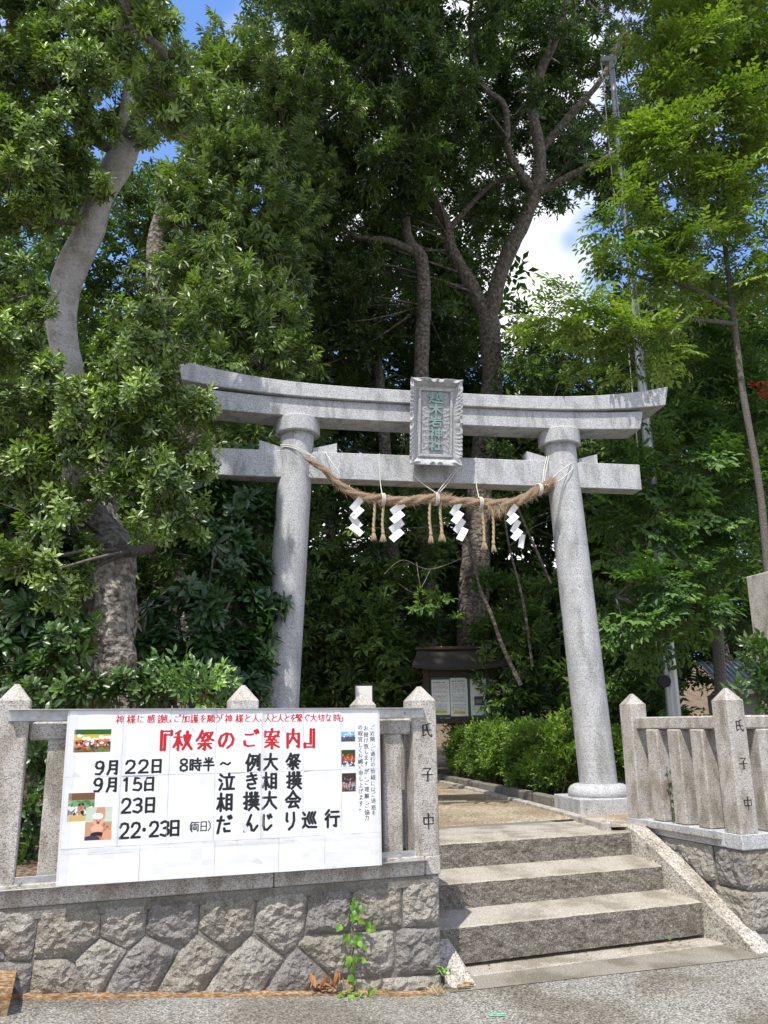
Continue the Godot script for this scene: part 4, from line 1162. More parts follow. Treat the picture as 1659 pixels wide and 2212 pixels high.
func build_right_wall() -> void:
	var t := thing("retaining_wall", "low wall of rough granite blocks at the right of the steps", "wall", street)
	part(t, "mortar_core", cube(2.57, 5.6, -0.15, 0.655, 0.06, -1.5, 0.003), M.mortar)
	var side := Transform3D(Basis(Vector3.UP, -PI / 2), Vector3(2.553, 0, 0))
	# stones of the face beside the steps: their x runs from front to back
	var i := 0
	for p in [[[0.95, 0.655], [0.255, 0.652], [0.262, 0.405], [0.36, 0.375], [0.9, 0.38]], [[0.243, 0.652], [-0.078, 0.652], [-0.078, 0.386], [0.22, 0.382]], [[0.27, 0.37], [-0.078, 0.372], [-0.075, 0.104], [0.2, 0.1]], [[1.2, 0.655], [0.96, 0.655], [0.92, 0.38], [1.2, 0.38]], [[0.26, 0.09], [-0.078, 0.094], [-0.078, -0.05], [0.26, -0.05]]]:
		var q := []
		for e in p:
			q.append(Vector2(-e[0], e[1]))
		part(t, "stone", rough_stone(q, 0.03, 90.0 + i * 3.0), M["rock%d" % (i % 3)], side)
		i += 1
	for p in [[[2.552, 0.652], [2.86, 0.652], [2.85, 0.372], [2.552, 0.382]], [[2.552, 0.366], [2.8, 0.36], [2.79, 0.085], [2.552, 0.104]], [[2.552, 0.09], [2.79, 0.075], [2.8, -0.05], [2.552, -0.05]], [[2.87, 0.652], [3.25, 0.652], [3.2, 0.4], [2.86, 0.37]], [[2.81, 0.36], [3.2, 0.39], [3.2, 0.1], [2.8, 0.08]], [[3.26, 0.652], [3.7, 0.652], [3.7, 0.3], [3.22, 0.35]]]:
		part(t, "stone", rough_stone(to_poly(p), 0.03, 120.0 + i * 3.0), M["rock%d" % (i % 3)], shift(0, 0, 0.066))
		i += 1
	part(t, "capping_stone", cube(2.536, 2.72, 0.658, 0.771, -0.097, -1.3, 0.008), M.granite)
	part(t, "capping_stone", cube(2.535, 3.6, 0.656, 0.77, 0.0905, -0.092, 0.008), M.granite)
	part(t, "capping_stone", cube(3.605, 5.6, 0.656, 0.77, 0.09, -0.12, 0.008), M.granite)
	var f := thing("stone_fence", "pale granite post fence turning the corner at the right of the steps", "fence", street)
	var pm := post_mesh(0.171, 0.772, 1.752, 1.847)
	lettered_post(f, pm, shift(2.625, 0, 0), 0.171)
	part(f, "post", pm, M.granite_old, shift(2.625, 0, -1.193))
	part(f, "post", pm, M.granite_old, shift(3.95, 0, 0))
	part(f, "rail", cube(2.575, 2.685, 1.528, 1.632, -0.087, -1.106, 0.012), M.granite_old)
	part(f, "rail", cube(2.712, 3.863, 1.528, 1.632, 0.055, -0.055, 0.012), M.granite_old)
	var bm := cube(-0.074, 0.074, 0.772, 1.527, 0.074, -0.074, 0.01)
	for v in [0.315, 0.595, 0.875]:
		part(f, "baluster", bm, M.granite_old, shift(2.628, 0, -v))
	for s in [2.9, 3.15, 3.4, 3.65]:
		part(f, "baluster", bm, M.granite_old, shift(s, 0, 0))

# one step: dressed tread on a rough riser
func step_part(t: Node3D, s0: float, s1: float, v: float, y: float, foot: float, back: float, back_y: float, seed_: float) -> void:
	var m := MB.new()
	var n := 36
	var e := []
	for i in n + 1:
		var s := lerpf(s0, s1, float(i) / n)
		var w := 0.006 * bump.get_noise_2d(s * 9.0, seed_) + 0.003 * bump.get_noise_2d(s * 40.0, seed_)
		e.append([Vector3(s, back_y, -back), Vector3(s, y + w * 0.4, -v + w - 0.012), Vector3(s, y - 0.01 + w, -v + w)])
	for i in n:
		m.quad(e[i][0], e[i + 1][0], e[i + 1][1], e[i][1], Vector3.UP)
		m.quad(e[i][1], e[i + 1][1], e[i + 1][2], e[i][2], Vector3(0, 1, 1))
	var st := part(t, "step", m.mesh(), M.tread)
	m = MB.new()
	var rows := 6
	var g := []
	for j in rows + 1:
		var rw := []
		for i in n * 2 + 1:
			var s := lerpf(s0, s1, i / (n * 2.0))
			var w := 0.006 * bump.get_noise_2d(s * 9.0, seed_) + 0.003 * bump.get_noise_2d(s * 40.0, seed_)
			var f := float(j) / rows
			var r := 0.013 * bump.get_noise_3d(s * 22.0, f * 4.0, seed_) if j else 0.0
			rw.append(Vector3(s, lerpf(y - 0.01 + w, foot, f), -v + lerpf(w, 0.0, f) + r))
		g.append(rw)
	for j in rows:
		for i in n * 2:
			m.quad(g[j][i], g[j][i + 1], g[j + 1][i + 1], g[j + 1][i], Vector3.BACK)
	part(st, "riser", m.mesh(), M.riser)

func cheek(t: Node3D, profile: Array, s0: float, s1: float) -> void:
	# profile: [v, y] along the top from back to front, both edges; reaches below ground
	var m := MB.new()
	for i in profile.size() - 1:
		var a: Array = profile[i]
		var b: Array = profile[i + 1]
		var n := 6
		for k in n:
			var f0 := float(k) / n
			var f1 := (k + 1.0) / n
			var p := []
			for f in [f0, f1]:
				var v := lerpf(a[0], b[0], f)
				var y := lerpf(a[1], b[1], f)
				var o := lerpf(a[2], b[2], f)
				var w := 0.004 * bump.get_noise_2d(v * 20.0, s0)
				p.append([Vector3(s0 + o + w, y - 0.012, -v), Vector3(s0 + o + 0.014 + w, y, -v), Vector3(s1 + o - 0.014 + w, y, -v), Vector3(s1 + o + w, y - 0.012, -v), Vector3(s0 + o, -0.1, -v), Vector3(s1 + o, -0.1, -v)])
			m.quad(p[0][1], p[0][2], p[1][2], p[1][1], Vector3.UP)
			m.quad(p[0][0], p[0][1], p[1][1], p[1][0], Vector3(-1, 1, 0))
			m.quad(p[0][3], p[0][2], p[1][2], p[1][3], Vector3(1, 1, 0))
			m.quad(p[0][0], p[0][4], p[1][4], p[1][0], Vector3.LEFT)
			m.quad(p[0][3], p[0][5], p[1][5], p[1][3], Vector3.RIGHT)
			if i == profile.size() - 2 and k == n - 1:
				m.quad(p[1][1], p[1][2], p[1][5], p[1][4], Vector3.BACK)
				m.tri(p[1][1], p[1][0], p[1][4], Vector3.BACK)
				m.tri(p[1][2], p[1][3], p[1][5], Vector3.BACK)
	part(t, "cheek_stone", m.mesh(), M.cheek)

func build_steps() -> void:
	var t := thing("stone_steps", "worn granite steps with dark rough risers rising to the shrine gate", "steps", street)
	step_part(t, 0.09, 2.345, 0.985, 0.69, 0.49, 1.24, 0.7, 1.0)
	step_part(t, 0.09, 2.345, 0.62, 0.47, 0.28, 1.0, 0.508, 2.0)
	step_part(t, 0.09, 2.38, 0.24, 0.268, 0.04, 0.64, 0.296, 3.0)
	var m := MB.new()
	m.cbox(shift(1.22, 0.66, -1.49), Vector3(2.4, 0.09, 0.49), 0.006)
	part(t, "landing_slab", m.mesh(), M.tread)
	m = MB.new()
	m.cbox(shift(1.25, -0.04, -0.28), Vector3(2.5, 0.11, 0.42), 0.008)
	part(t, "foot_slab", m.mesh(), M.tread)
	cheek(t, [[1.5, 0.735, 0.0], [1.02, 0.735, 0.0], [0.93, 0.71, 0.0], [0.55, 0.515, 0.02], [0.15, 0.255, 0.06], [-0.15, 0.06, 0.1], [-0.22, 0.0, 0.11]], 2.335, 2.5)
	cheek(t, [[0.9, 0.66, 0.0], [0.4, 0.3, 0.0], [0.0, 0.06, 0.04], [-0.11, -0.01, 0.05]], 0.092, 0.27)
	part(t, "gutter_block", cube(2.36, 2.56, 0.6, 0.728, -1.02, -1.7, 0.01), M.granite_old)

# ------------------------------------------------------------------ the gate
func curve_y(x: float, base: float, rise: float) -> float:
	var f := absf(x) / 2.7
	return base + rise * (0.12 * f * f + 0.88 * pow(f, 3.6))

func beam(m: MB, half: float, lean: float, bot: float, brise: float, top: float, trise: float, z: float) -> void:
	var n := 40
	var rings := []
	for i in n + 1:
		var f := lerpf(-1.0, 1.0, float(i) / n)
		var xb := f * (half - lean)
		var xt := f * half
		var yb := curve_y(xb, bot, brise)
		var yt := curve_y(xt, top, trise)
		var e := 0.006
		var ring := PackedVector3Array()
		ring = PackedVector3Array([Vector3(xb, yb, z - e), Vector3(xb, yb + e, z), Vector3(xt, yt - e, z), Vector3(xt, yt, z - e), Vector3(xt, yt, -z + e), Vector3(xt, yt - e, -z), Vector3(xb, yb + e, -z), Vector3(xb, yb, -z + e)])
		rings.append(ring)
	m.loft(rings, false)

func build_gate() -> void:
	var t := thing("shrine_gate", "tall pale grey granite torii gate with curved top beam above the steps", "gate", gate)
	for sgn in [-1.0, 1.0]:
		var m := MB.new()
		var rings := []
		for i in 13:
			var y := lerpf(0.985, 4.64, i / 12.0)
			rings.append(ring_pts(Vector3(sgn * (1.616 - 0.0469 * (y - 1.588)), y, 0), 0.188 * (1.0 - 0.02155 * (y - 1.588)), 48))
		m.loft(rings)
		part(t, "pillar", m.mesh(), M.granite)
		m = MB.new()
		var cx: float = sgn * (1.616 - 0.0469 * (4.68 - 1.588))
		m.loft([ring_pts(Vector3(cx, 4.6, 0), 0.18, 48), ring_pts(Vector3(cx, 4.6, 0), 0.226, 48), ring_pts(Vector3(cx, 4.612, 0), 0.235, 48), ring_pts(Vector3(cx, 4.765, 0), 0.235, 48), ring_pts(Vector3(cx, 4.777, 0), 0.226, 48)], false)
		part(t, "pillar_ring", m.mesh(), M.granite)
		cx = sgn * 1.645
		m = MB.new()
		var prof := [[0.86, 0.285], [0.865, 0.305], [0.895, 0.315], [0.93, 0.31], [0.965, 0.285], [0.985, 0.245], [0.99, 0.2]]
		rings = []
		for p in prof:
			rings.append(ring_pts(Vector3(cx, p[0], 0), p[1], 48))
		m.loft(rings)
		part(t, "pillar_foot", m.mesh(), M.granite)
		part(t, "plinth", cube(cx - 0.355, cx + 0.355, 0.66, 0.868, 0.36, -0.36, 0.008), M.granite)
		# wedges on the tie beam
		for s2 in [-1.0, 1.0]:
			var inner: float = 1.616 - 0.0469 * (4.44 - 1.588)
			var edge: float = inner + s2 * 0.172
			var far: float = 1.878 if s2 > 0 else 1.058
			m = MB.new()
			m.prism(PackedVector2Array([Vector2(sgn * edge, 4.4), Vector2(sgn * far, 4.4), Vector2(sgn * far, 4.512), Vector2(sgn * edge, 4.445)]), -0.075, 0.075)
			part(t, "wedge", m.mesh(), M.granite)
	part(t, "tie_beam", cube(-2.365, 2.365, 4.104, 4.398, 0.105, -0.105, 0.006), M.granite)
	var b := MB.new()
	beam(b, 2.425, 0.04, 4.752, 0.08, 4.955, 0.09, 0.17)
	part(t, "lower_lintel", b.mesh(), M.granite)
	b = MB.new()
	beam(b, 2.745, 0.055, 4.957, 0.135, 5.105, 0.205, 0.215)
	part(t, "top_lintel", b.mesh(), M.granite)

	# name plaque leaning forward under the top beam
	var tilt := atan2(0.16, 0.92)
	var px := Transform3D(Basis(Vector3.RIGHT, tilt), Vector3(-0.035, 4.24, 0.25))
	var p := thing("name_plaque", "granite name plaque with scalloped frame and green raised characters on the gate", "plaque", gate * px)
	var hw := 0.283
	var hh := 0.93
	part(p, "back_slab", cube(-hw + 0.03, hw - 0.03, 0.03, hh - 0.03, -0.01, -0.085, 0.004), M.granite)
	# frame: a tray flaring forward, its rim cut in scallops
	var m := MB.new()
	var per := []
	var nx := 60
	var ny := 96
	for side in 4:
		var n := nx if side % 2 == 0 else ny
		for i in n:
			var f := float(i) / n
			var u := [Vector2(lerpf(-1, 1, f), 0.0), Vector2(1, f), Vector2(lerpf(1, -1, f), 1.0), Vector2(-1, 1 - f)][side] as Vector2
			# scallop: two round lobes in the middle of each side, small teeth beside them
			var g := f if side < 2 else 1.0 - f
			var cut := 0.0
			if side % 2 == 0:
				if g > 0.36 and g < 0.66:
					cut = absf(sin((g - 0.36) / 0.3 * TAU))
				elif g < 0.22:
					cut = absf(sin(g / 0.22 * PI))
				elif g > 0.8:
					cut = absf(sin((g - 0.8) / 0.2 * PI))
				else:
					cut = 0.25 if fmod(g * 30.0, 1.0) < 0.5 else 0.0
			else:
				if g > 0.4 and g < 0.6:
					cut = absf(sin((g - 0.4) / 0.2 * TAU))
				elif g < 0.1:
					cut = absf(sin(g / 0.1 * PI))
				elif g > 0.9:
					cut = absf(sin((g - 0.9) / 0.1 * PI))
				else:
					cut = 0.55 if fmod((g - 0.1) * 20.0, 1.0) < 0.42 else 0.0
			per.append([u, cut])
	var rings := []
	for lv in 6:
		var rg := PackedVector3Array()
		for e in per:
			var u: Vector2 = e[0]
			var cut: float = e[1]
			var mx: float = [0.185, 0.205, 0.262, hw - 0.004, hw, hw - 0.02][lv]
			var mt: float = [0.098, 0.078, 0.022, 0.004, 0.0, 0.02][lv]
			var z: float = [0.0, 0.002, 0.07, 0.085, 0.078, -0.05][lv]
			if lv == 2:
				mx -= 0.016 * cut
				mt += 0.016 * cut
			if lv == 3 or lv == 4:
				z -= 0.03 * cut
			rg.append(Vector3(u.x * mx, lerpf(mt, hh - mt, u.y), z))
		rings.append(rg)
	for i in 5:
		for j in per.size():
			var j2 := (j + 1) % per.size()
			m.quad(rings[i][j], rings[i][j2], rings[i + 1][j2], rings[i + 1][j], Vector3.BACK if i < 3 else Vector3(rings[i][j].x, rings[i][j].y - hh / 2, 0.0))
	part(p, "frame", m.mesh(), M.granite)
	for q in [[-0.186, 0.186, 0.096, 0.124], [-0.186, 0.186, hh - 0.124, hh - 0.096], [-0.186, -0.158, 0.1245, hh - 0.1245], [0.158, 0.186, 0.1245, hh - 0.1245]]:
		part(p, "inner_border", cube(q[0], q[1], q[2], q[3], 0.02, -0.012, 0.004), M.granite)
	part(p, "field", cube(-0.157, 0.157, 0.1255, hh - 0.1255, -0.002, -0.009, 0.001), M.pecked)
	var k := 0
	for ch in ["越", "木", "岩", "神", "社"]:
		m = MB.new()
		carve(m, ch, Vector3(0.005, 0.735 - k * 0.127, 0), Vector2(0.155, 0.118), 0.14, 0.19, -0.003, 0.014, 0.3)
		part(p, "character", m.mesh(), M.patina)
		k += 1

func rope_path() -> Array:
	var pts := []
	for c in [[-1.43, 4.3, 0.215], [-1.345, 4.24, 0.245], [-1.2, 4.142, 0.26], [-1.09, 4.03, 0.25], [-0.948, 3.935, 0.24], [-0.796, 3.872, 0.24], [-0.604, 3.858, 0.24], [-0.393, 3.842, 0.24], [-0.08, 3.882, 0.24], [0.098, 3.862, 0.24], [0.444, 3.852, 0.24], [0.644, 3.849, 0.24], [0.847, 3.878, 0.245], [1.005, 3.961, 0.25], [1.1, 4.016, 0.26], [1.24, 4.095, 0.28]]:
		pts.append(Vector3(c[0], c[1], c[2]))
	return pts

func twisted(m: MB, pts: Array, rad: Array, lobes: int, turns: float, k: int) -> void:
	var rings := []
	var side := Vector3.ZERO
	var run := 0.0
	for i in pts.size():
		if i:
			run += pts[i].distance_to(pts[i - 1])
		var d: Vector3 = (pts[mini(i + 1, pts.size() - 1)] - pts[maxi(i - 1, 0)]).normalized()
		if side == Vector3.ZERO:
			side = d.cross(Vector3.BACK).normalized()
		side = (side - d * side.dot(d)).normalized()
		var up := d.cross(side)
		var rg := PackedVector3Array()
		for j in k:
			var a := TAU * j / k
			var r: float = rad[i] * (0.62 + 0.38 * absf(cos((a * lobes + run * turns) * 0.5)))
			r *= 1.0 + 0.06 * bump.get_noise_3d(run * 40.0, a * 3.0, lobes)
			rg.append(pts[i] + (side * cos(a) + up * sin(a)) * r)
		rings.append(rg)
	m.loft(rings)

func fibre(m: MB, a: Vector3, d: Vector3, l: float, w: float, sag: float) -> void:
	var s := d.cross(Vector3.BACK).normalized() * w
	var b := a + d * l * 0.55
	var c := a + d * l + Vector3(0, -sag * l, 0)
	m.quad(a + s, a - s, b - s * 0.7, b + s * 0.7, Vector3.BACK)
	m.tri(b + s * 0.7, b - s * 0.7, c, Vector3.BACK)

func build_rope() -> void:
	var r := RandomNumberGenerator.new()
	r.seed = 31
	var t := thing("straw_rope", "thick twisted brown straw rope slung between the gate pillars", "rope", gate)
	var base := rope_path()
	var rad := []
	for i in base.size():
		var x: float = base[i].x
		rad.append(lerpf(0.024, 0.056, smoothstep(-1.6, -0.6, x)) if x < 0.9 else 0.055)
	rad[0] = 0.008
	var sp := smooth_path(base, rad, 14)
	var m := MB.new()
	twisted(m, sp[0], sp[1], 3, 34.0, 27)
	part(t, "rope", m.mesh(), M.straw)
	m = MB.new()
	for i in 1300:
		var k := r.randi_range(10, sp[0].size() - 2)
		var a: Vector3 = sp[0][k]
		var o := Vector3(r.randfn() * 0.3, r.randfn(), r.randf_range(0.1, 1.0)).normalized()
		var d: Vector3 = ((sp[0][k + 1] - sp[0][k - 1]).normalized() * r.randf_range(0.2, 2.4) + o * r.randf_range(0.15, 0.8)).normalized()
		fibre(m, a + o * sp[1][k] * 0.85, d, r.randf_range(0.025, 0.075), 0.0017, r.randf_range(0.0, 0.6))
	# the swept tuft below the join and the cut end at the right
	for i in 150:
		var f := r.randf()
		var a := Vector3(lerpf(0.5, 0.78, f), 3.83 + r.randf_range(-0.02, 0.03), 0.25 + r.randf_range(-0.04, 0.05))
		fibre(m, a, (Vector3(0.6, 3.62, 0.28) - a + Vector3(r.randfn(), r.randfn(), r.randfn()) * 0.05).normalized(), r.randf_range(0.09, 0.18), 0.0018, 0.1)
	for i in 200:
		var d: Vector3 = (base[-1] - base[-2]).normalized()
		var o := Vector3(r.randfn(), r.randfn(), r.randfn()) * 0.4
		var a: Vector3 = base[-1] + o.normalized() * r.randf() * 0.045
		fibre(m, a - d * 0.05, (d + o * 0.3).normalized(), r.randf_range(0.07, 0.13), 0.002, 0.0)
	for i in 150:
		var a := Vector3(r.randf_range(-0.05, 0.12), 3.9, 0.25 + r.randf_range(-0.04, 0.05))
		fibre(m, a, Vector3(r.randf_range(-0.2, 1.0), r.randf_range(0.3, 1.0), r.randfn() * 0.4).normalized(), r.randf_range(0.03, 0.12), 0.0014, 0.3)
	var fi := part(t, "loose_straw", m.mesh(), M.straw_light)
	fi.set_meta("kind", "stuff")
	var ties := [[[-0.604, 4.405, 0.11], [-0.6, 4.1, 0.112], [-0.6, 3.92, 0.235]], [[0.46, 4.405, 0.11], [0.452, 4.1, 0.112], [0.44, 3.915, 0.235]],
		[[-0.31, 4.24, 0.2], [-0.2, 4.09, 0.2], [-0.03, 3.93, 0.29]], [[0.21, 4.24, 0.2], [0.1, 4.1, 0.2], [-0.03, 3.93, 0.29]], [[0.23, 4.24, 0.2], [0.12, 4.08, 0.21], [0.0, 3.94, 0.29]],
		[[-1.66, 4.46, 0.09], [-1.55, 4.43, 0.185], [-1.4, 4.36, 0.2], [-1.3, 4.27, 0.26]], [[-1.64, 4.44, 0.11], [-1.53, 4.4, 0.19], [-1.36, 4.32, 0.22]],
		[[-1.19, 4.4, 0.12], [-1.14, 4.28, 0.2], [-1.05, 4.11, 0.28]], [[1.28, 4.46, 0.09], [1.2, 4.26, 0.18], [1.13, 4.06, 0.3]], [[1.3, 4.46, 0.1], [1.22, 4.26, 0.19], [1.15, 4.07, 0.3]],
		[[1.63, 4.43, 0.06], [1.5, 4.34, 0.19], [1.32, 4.21, 0.25], [1.15, 4.05, 0.32]], [[1.63, 4.4, 0.06], [1.52, 4.28, 0.19], [1.37, 4.15, 0.22], [1.17, 4.05, 0.32]]]
	for e in ties:
		var q := []
		var w := []
		for c in e:
			q.append(Vector3(c[0], c[1], c[2]))
			w.append(0.0042)
		var s := smooth_path(q, w, 5)
		m = MB.new()
		m.tube(s[0], s[1], 6)
		part(t, "tie_cord", m.mesh(), M.cord)
	for c in [[-0.6, 3.855, 0.24, 0.066], [0.443, 3.85, 0.24, 0.066], [-0.03, 3.88, 0.24, 0.068], [1.1, 4.016, 0.26, 0.064]]:
		m = MB.new()
		for k in 3:
			var q := []
			var w := []
			for j in 17:
				var a := TAU * j / 16
				q.append(Vector3(c[0] + (k - 1) * 0.014 + 0.01 * sin(a), c[1] + cos(a) * c[3], c[2] + sin(a) * c[3]))
				w.append(0.0055)
			m.tube(q, w, 5)
		part(t, "binding", m.mesh(), M.cord)
	# tassels hang from the rope
	var spots := [-0.69, -0.597, -0.1, 0.015, 0.47, 0.575]
	var lens := [0.43, 0.44, 0.47, 0.45, 0.5, 0.52]
	for i in 6:
		var y0: float = 3.85 + (0.03 if i == 2 or i == 3 else 0.0)
		var o := thing("rope_tassel", ["straw cord tassel beside the paper streamer under the rope's left slope", "straw cord tassel hanging just right of the left slope's first tassel", "straw cord tassel hanging under the plaque, the left of its pair", "straw cord tassel with fanned end under the plaque, right of its pair", "straw cord tassel beside the rope's drooping straw tuft, with wide fanned end", "longest straw cord tassel, hanging right beside the rope's drooping straw tuft"][i], "tassel", gate * shift(spots[i], y0, 0.25), "cord tassels on the straw rope")
		var l: float = lens[i]
		var q := []
		var w := []
		for j in 41:
			var f := j / 40.0
			q.append(Vector3(0.006 * sin(f * 5.0 + i), -f * (l - 0.1), 0.004 * cos(f * 4.0)))
			w.append(0.0165)
		m = MB.new()
		twisted(m, q, w, 2, 120.0, 12)
		part(o, "cord", m.mesh(), M.rope)
		m = MB.new()
		var e: Vector3 = q[-1]
		for k in 90:
			var a := r.randf() * TAU
			var sp2: float = [0.3, 0.3, 0.24, 0.42, 0.34, 0.2][i] * sqrt(r.randf())
			fibre(m, e + Vector3(cos(a), 0, sin(a)) * 0.008, Vector3(cos(a) * sp2, -1, sin(a) * sp2 * 0.6).normalized(), r.randf_range(0.09, 0.12), 0.0024, 0.0)
		m.tube([e + Vector3(0, 0.012, 0), e, e + Vector3(0, -0.02, 0)], [0.016, 0.02, 0.016], 10)
		part(o, "brush_end", m.mesh(), M.rope)
	# folded paper streamers: each panel [dx, dy, width turn]
	# each: top corner, then the slope of every strip in degrees, strip length and width
	var shapes := [
		[-0.875, 3.84, [50.0, 47.0, 128.0, 140.0], 0.15, 0.07, "white folded paper streamer twisting outwards under the rope's left slope"],
		[-0.445, 3.815, [38.0, 40.0, 38.0, 42.0], 0.16, 0.074, "white folded paper streamer slanting beside the second pair's left tassel"],
		[0.175, 3.825, [58.0, 52.0, 55.0, 60.0], 0.155, 0.07, "white folded paper streamer hanging straight between plaque and straw tuft"],
		[0.79, 3.82, [54.0, 42.0, 62.0, 48.0, 80.0], 0.145, 0.066, "white folded paper streamer with curling folds next to the rope's cut end"]]
	for s in shapes:
		var o := thing("paper_streamer", s[5], "streamer", gate * shift(s[0], s[1], 0.27), "folded paper streamers on the straw rope")
		var c := Vector3(0, -0.05, 0)
		var i := 0
		for deg in s[2]:
			var a := deg_to_rad(deg)
			var d := Vector3(-cos(a), -sin(a), 0.16 * (1 if i % 2 else -1)).normalized()
			var p := Vector3(sin(a), -cos(a), 0)
			if deg > 90.0:
				p = -p
			if i:
				c += p * s[4] * 0.96 + Vector3(d.x, d.y, 0) * s[3] * 0.42
			m = MB.new()
			var n := 6
			for k in n:
				var q := []
				for e in [[k, -0.5], [k, 0.5], [k + 1, 0.5], [k + 1, -0.5]]:
					var f: float = e[0] / float(n)
					# the strip curls a little and hinges on its shared edge
					q.append(c + d * s[3] * (f - 0.5) + p * s[4] * e[1] + Vector3(0, 0, 0.012 * sin(f * PI) * (1 if i % 2 else -1) + 0.02 * e[1] * (1 if i % 2 else -1) + 0.0015 * i))
				m.quad(q[0], q[1], q[2], q[3], Vector3.BACK)
			part(o, "paper_fold", m.mesh(), M.paper)
			i += 1

# ------------------------------------------------------------------ notices and furniture
func build_sign() -> void:
	var t := thing("festival_notice", "wide white festival notice with red and black lettering strapped to the fence", "sign", street)
	var c00 := Vector3(-2.214, 1.692, 0.132)
	var c10 := Vector3(-0.349, 1.694, 0.132)
	var c01 := Vector3(-2.203, 0.768, 0.172)
	var c11 := Vector3(-0.357, 0.756, 0.172)
	var p := func(u: float, v: float, z: float) -> Vector3:
		return c00.lerp(c10, u).lerp(c01.lerp(c11, u), v) + Vector3(0, 0, z)
	var m := MB.new()
	m.loft([PackedVector3Array([p.call(-0.006, -0.004, -0.012), p.call(1.006, -0.004, -0.012), p.call(1.006, 1.0, -0.012), p.call(-0.006, 1.0, -0.012)]), PackedVector3Array([p.call(-0.006, -0.004, 0.0), p.call(1.006, -0.004, 0.0), p.call(1.006, 1.0, 0.0), p.call(-0.006, 1.0, 0.0)])], false)
	part(t, "backing_board", m.mesh(), M.plastic)
	var pr := StandardMaterial3D.new()
	pr.albedo_texture = notice_print()
	pr.roughness = 0.34
	pr.texture_repeat = false
	var us := [0.0, 0.159, 0.302, 0.445, 0.596, 0.734, 0.865, 1.0]
	var vs := [0.0, 0.396, 0.798]
	var r := RandomNumberGenerator.new()
	r.seed = 12
	for j in 2:
		for i in 7:
			sheet(t, p, us[i], us[i + 1], vs[j], vs[j + 1], 0.002 + 0.0016 * ((i + j) % 2), r, pr)
	var bs := [0.0, 0.226, 0.451, 0.655, 0.808, 1.0]
	for i in 5:
		sheet(t, p, bs[i], bs[i + 1], 0.798, 1.0, 0.002 + 0.0016 * (i % 2), r, pr)
	# clear tape over the edges and the lower joint
	for e in [[-0.004, 0.022, 0.02, 0.99], [0.978, 1.004, 0.02, 0.99], [0.0, 0.52, 0.786, 0.815], [0.48, 1.0, 0.79, 0.82], [0.15, 0.167, 0.0, 0.79], [0.588, 0.604, 0.0, 0.79]]:
		m = MB.new()
		var n := 24
		for k in n:
			var q := []
			for c in [[k, 0], [k + 1, 0], [k + 1, 1], [k, 1]]:
				var f: float = c[0] / float(n)
				var long_u: bool = e[1] - e[0] > 0.1
				var u: float = lerpf(e[0], e[1], f) if long_u else lerpf(e[0], e[1], c[1])
				var v: float = lerpf(e[2], e[3], c[1]) if long_u else lerpf(e[2], e[3], f)
				q.append(p.call(u, v, 0.0095 + 0.0035 * bump.get_noise_2d(u * 40.0, v * 40.0 + e[0] * 50.0)))
			m.quad(q[0], q[1], q[2], q[3], Vector3.BACK)
		part(t, "clear_tape", m.mesh(), M.tape)
	# the two steel angles it is bolted to
	for a in [[1.633, 1.697, 0.1165, -2.535, -0.01, "upper_bar"], [0.757, 0.815, 0.1, -2.62, -0.008, "lower_bar"]]:
		m = MB.new()
		var z: float = a[2] - 0.028
		m.cbox(shift((a[3] + a[4]) / 2, (a[0] + a[1]) / 2, z + 0.0025), Vector3(a[4] - a[3], a[1] - a[0], 0.005), 0.001)
		var up: bool = a[5] == "upper_bar"
		m.cbox(shift((a[3] + a[4]) / 2, a[1] - 0.0025 if up else a[0] + 0.0025, z + 0.032), Vector3(a[4] - a[3], 0.005, 0.054), 0.001)
		var bar := part(t, a[5], m.mesh(), M.zinc)
		for x in ([-2.37, -0.14] if up else [-2.4, -0.19]):
			m = MB.new()
			m.loft([hex_ring(Vector3(x, (a[0] + a[1]) / 2, z + 0.004), 0.013), hex_ring(Vector3(x, (a[0] + a[1]) / 2, z + 0.013), 0.012)], false)
			m.tube([Vector3(x, (a[0] + a[1]) / 2, z), Vector3(x, (a[0] + a[1]) / 2, z + 0.022)], [0.006, 0.006], 8)
			part(bar, "bolt", m.mesh(), M.zinc)

func hex_ring(c: Vector3, r: float) -> PackedVector3Array:
	var q := PackedVector3Array()
	for j in 6:
		q.append(c + Vector3(cos(TAU * j / 6), sin(TAU * j / 6), 0) * r)
	return q

func sheet(t: Node3D, p: Callable, u0: float, u1: float, v0: float, v1: float, z: float, r: RandomNumberGenerator, m_: Material) -> void:
	# laminated sheet, slightly wavy
	var m := MB.new()
	var n := 6
	var g := []
	var ph := r.randf() * 9.0
	for j in n + 1:
		var rw := []
		for i in n + 1:
			var u := lerpf(u0 + 0.0006, u1 - 0.0006, float(i) / n)
			var v := lerpf(v0 + 0.001, v1 - 0.001, float(j) / n)
			rw.append([p.call(u, v, z + 0.0045 * bump.get_noise_2d(u * 9.0 + ph, v * 5.0) + 0.004 * maxf(0.0, 1.0 - absf(v - 0.8) / 0.03) * bump.get_noise_2d(u * 30.0, ph)), Vector2(u, v)])
		g.append(rw)
	for j in n:
		for i in n:
			m.quad_uv(g[j][i][0], g[j][i + 1][0], g[j + 1][i + 1][0], g[j + 1][i][0], Rect2(g[j][i][1], g[j + 1][i + 1][1] - g[j][i][1]), Vector3.BACK)
	part(t, "paper_sheet", m.mesh(), m_)

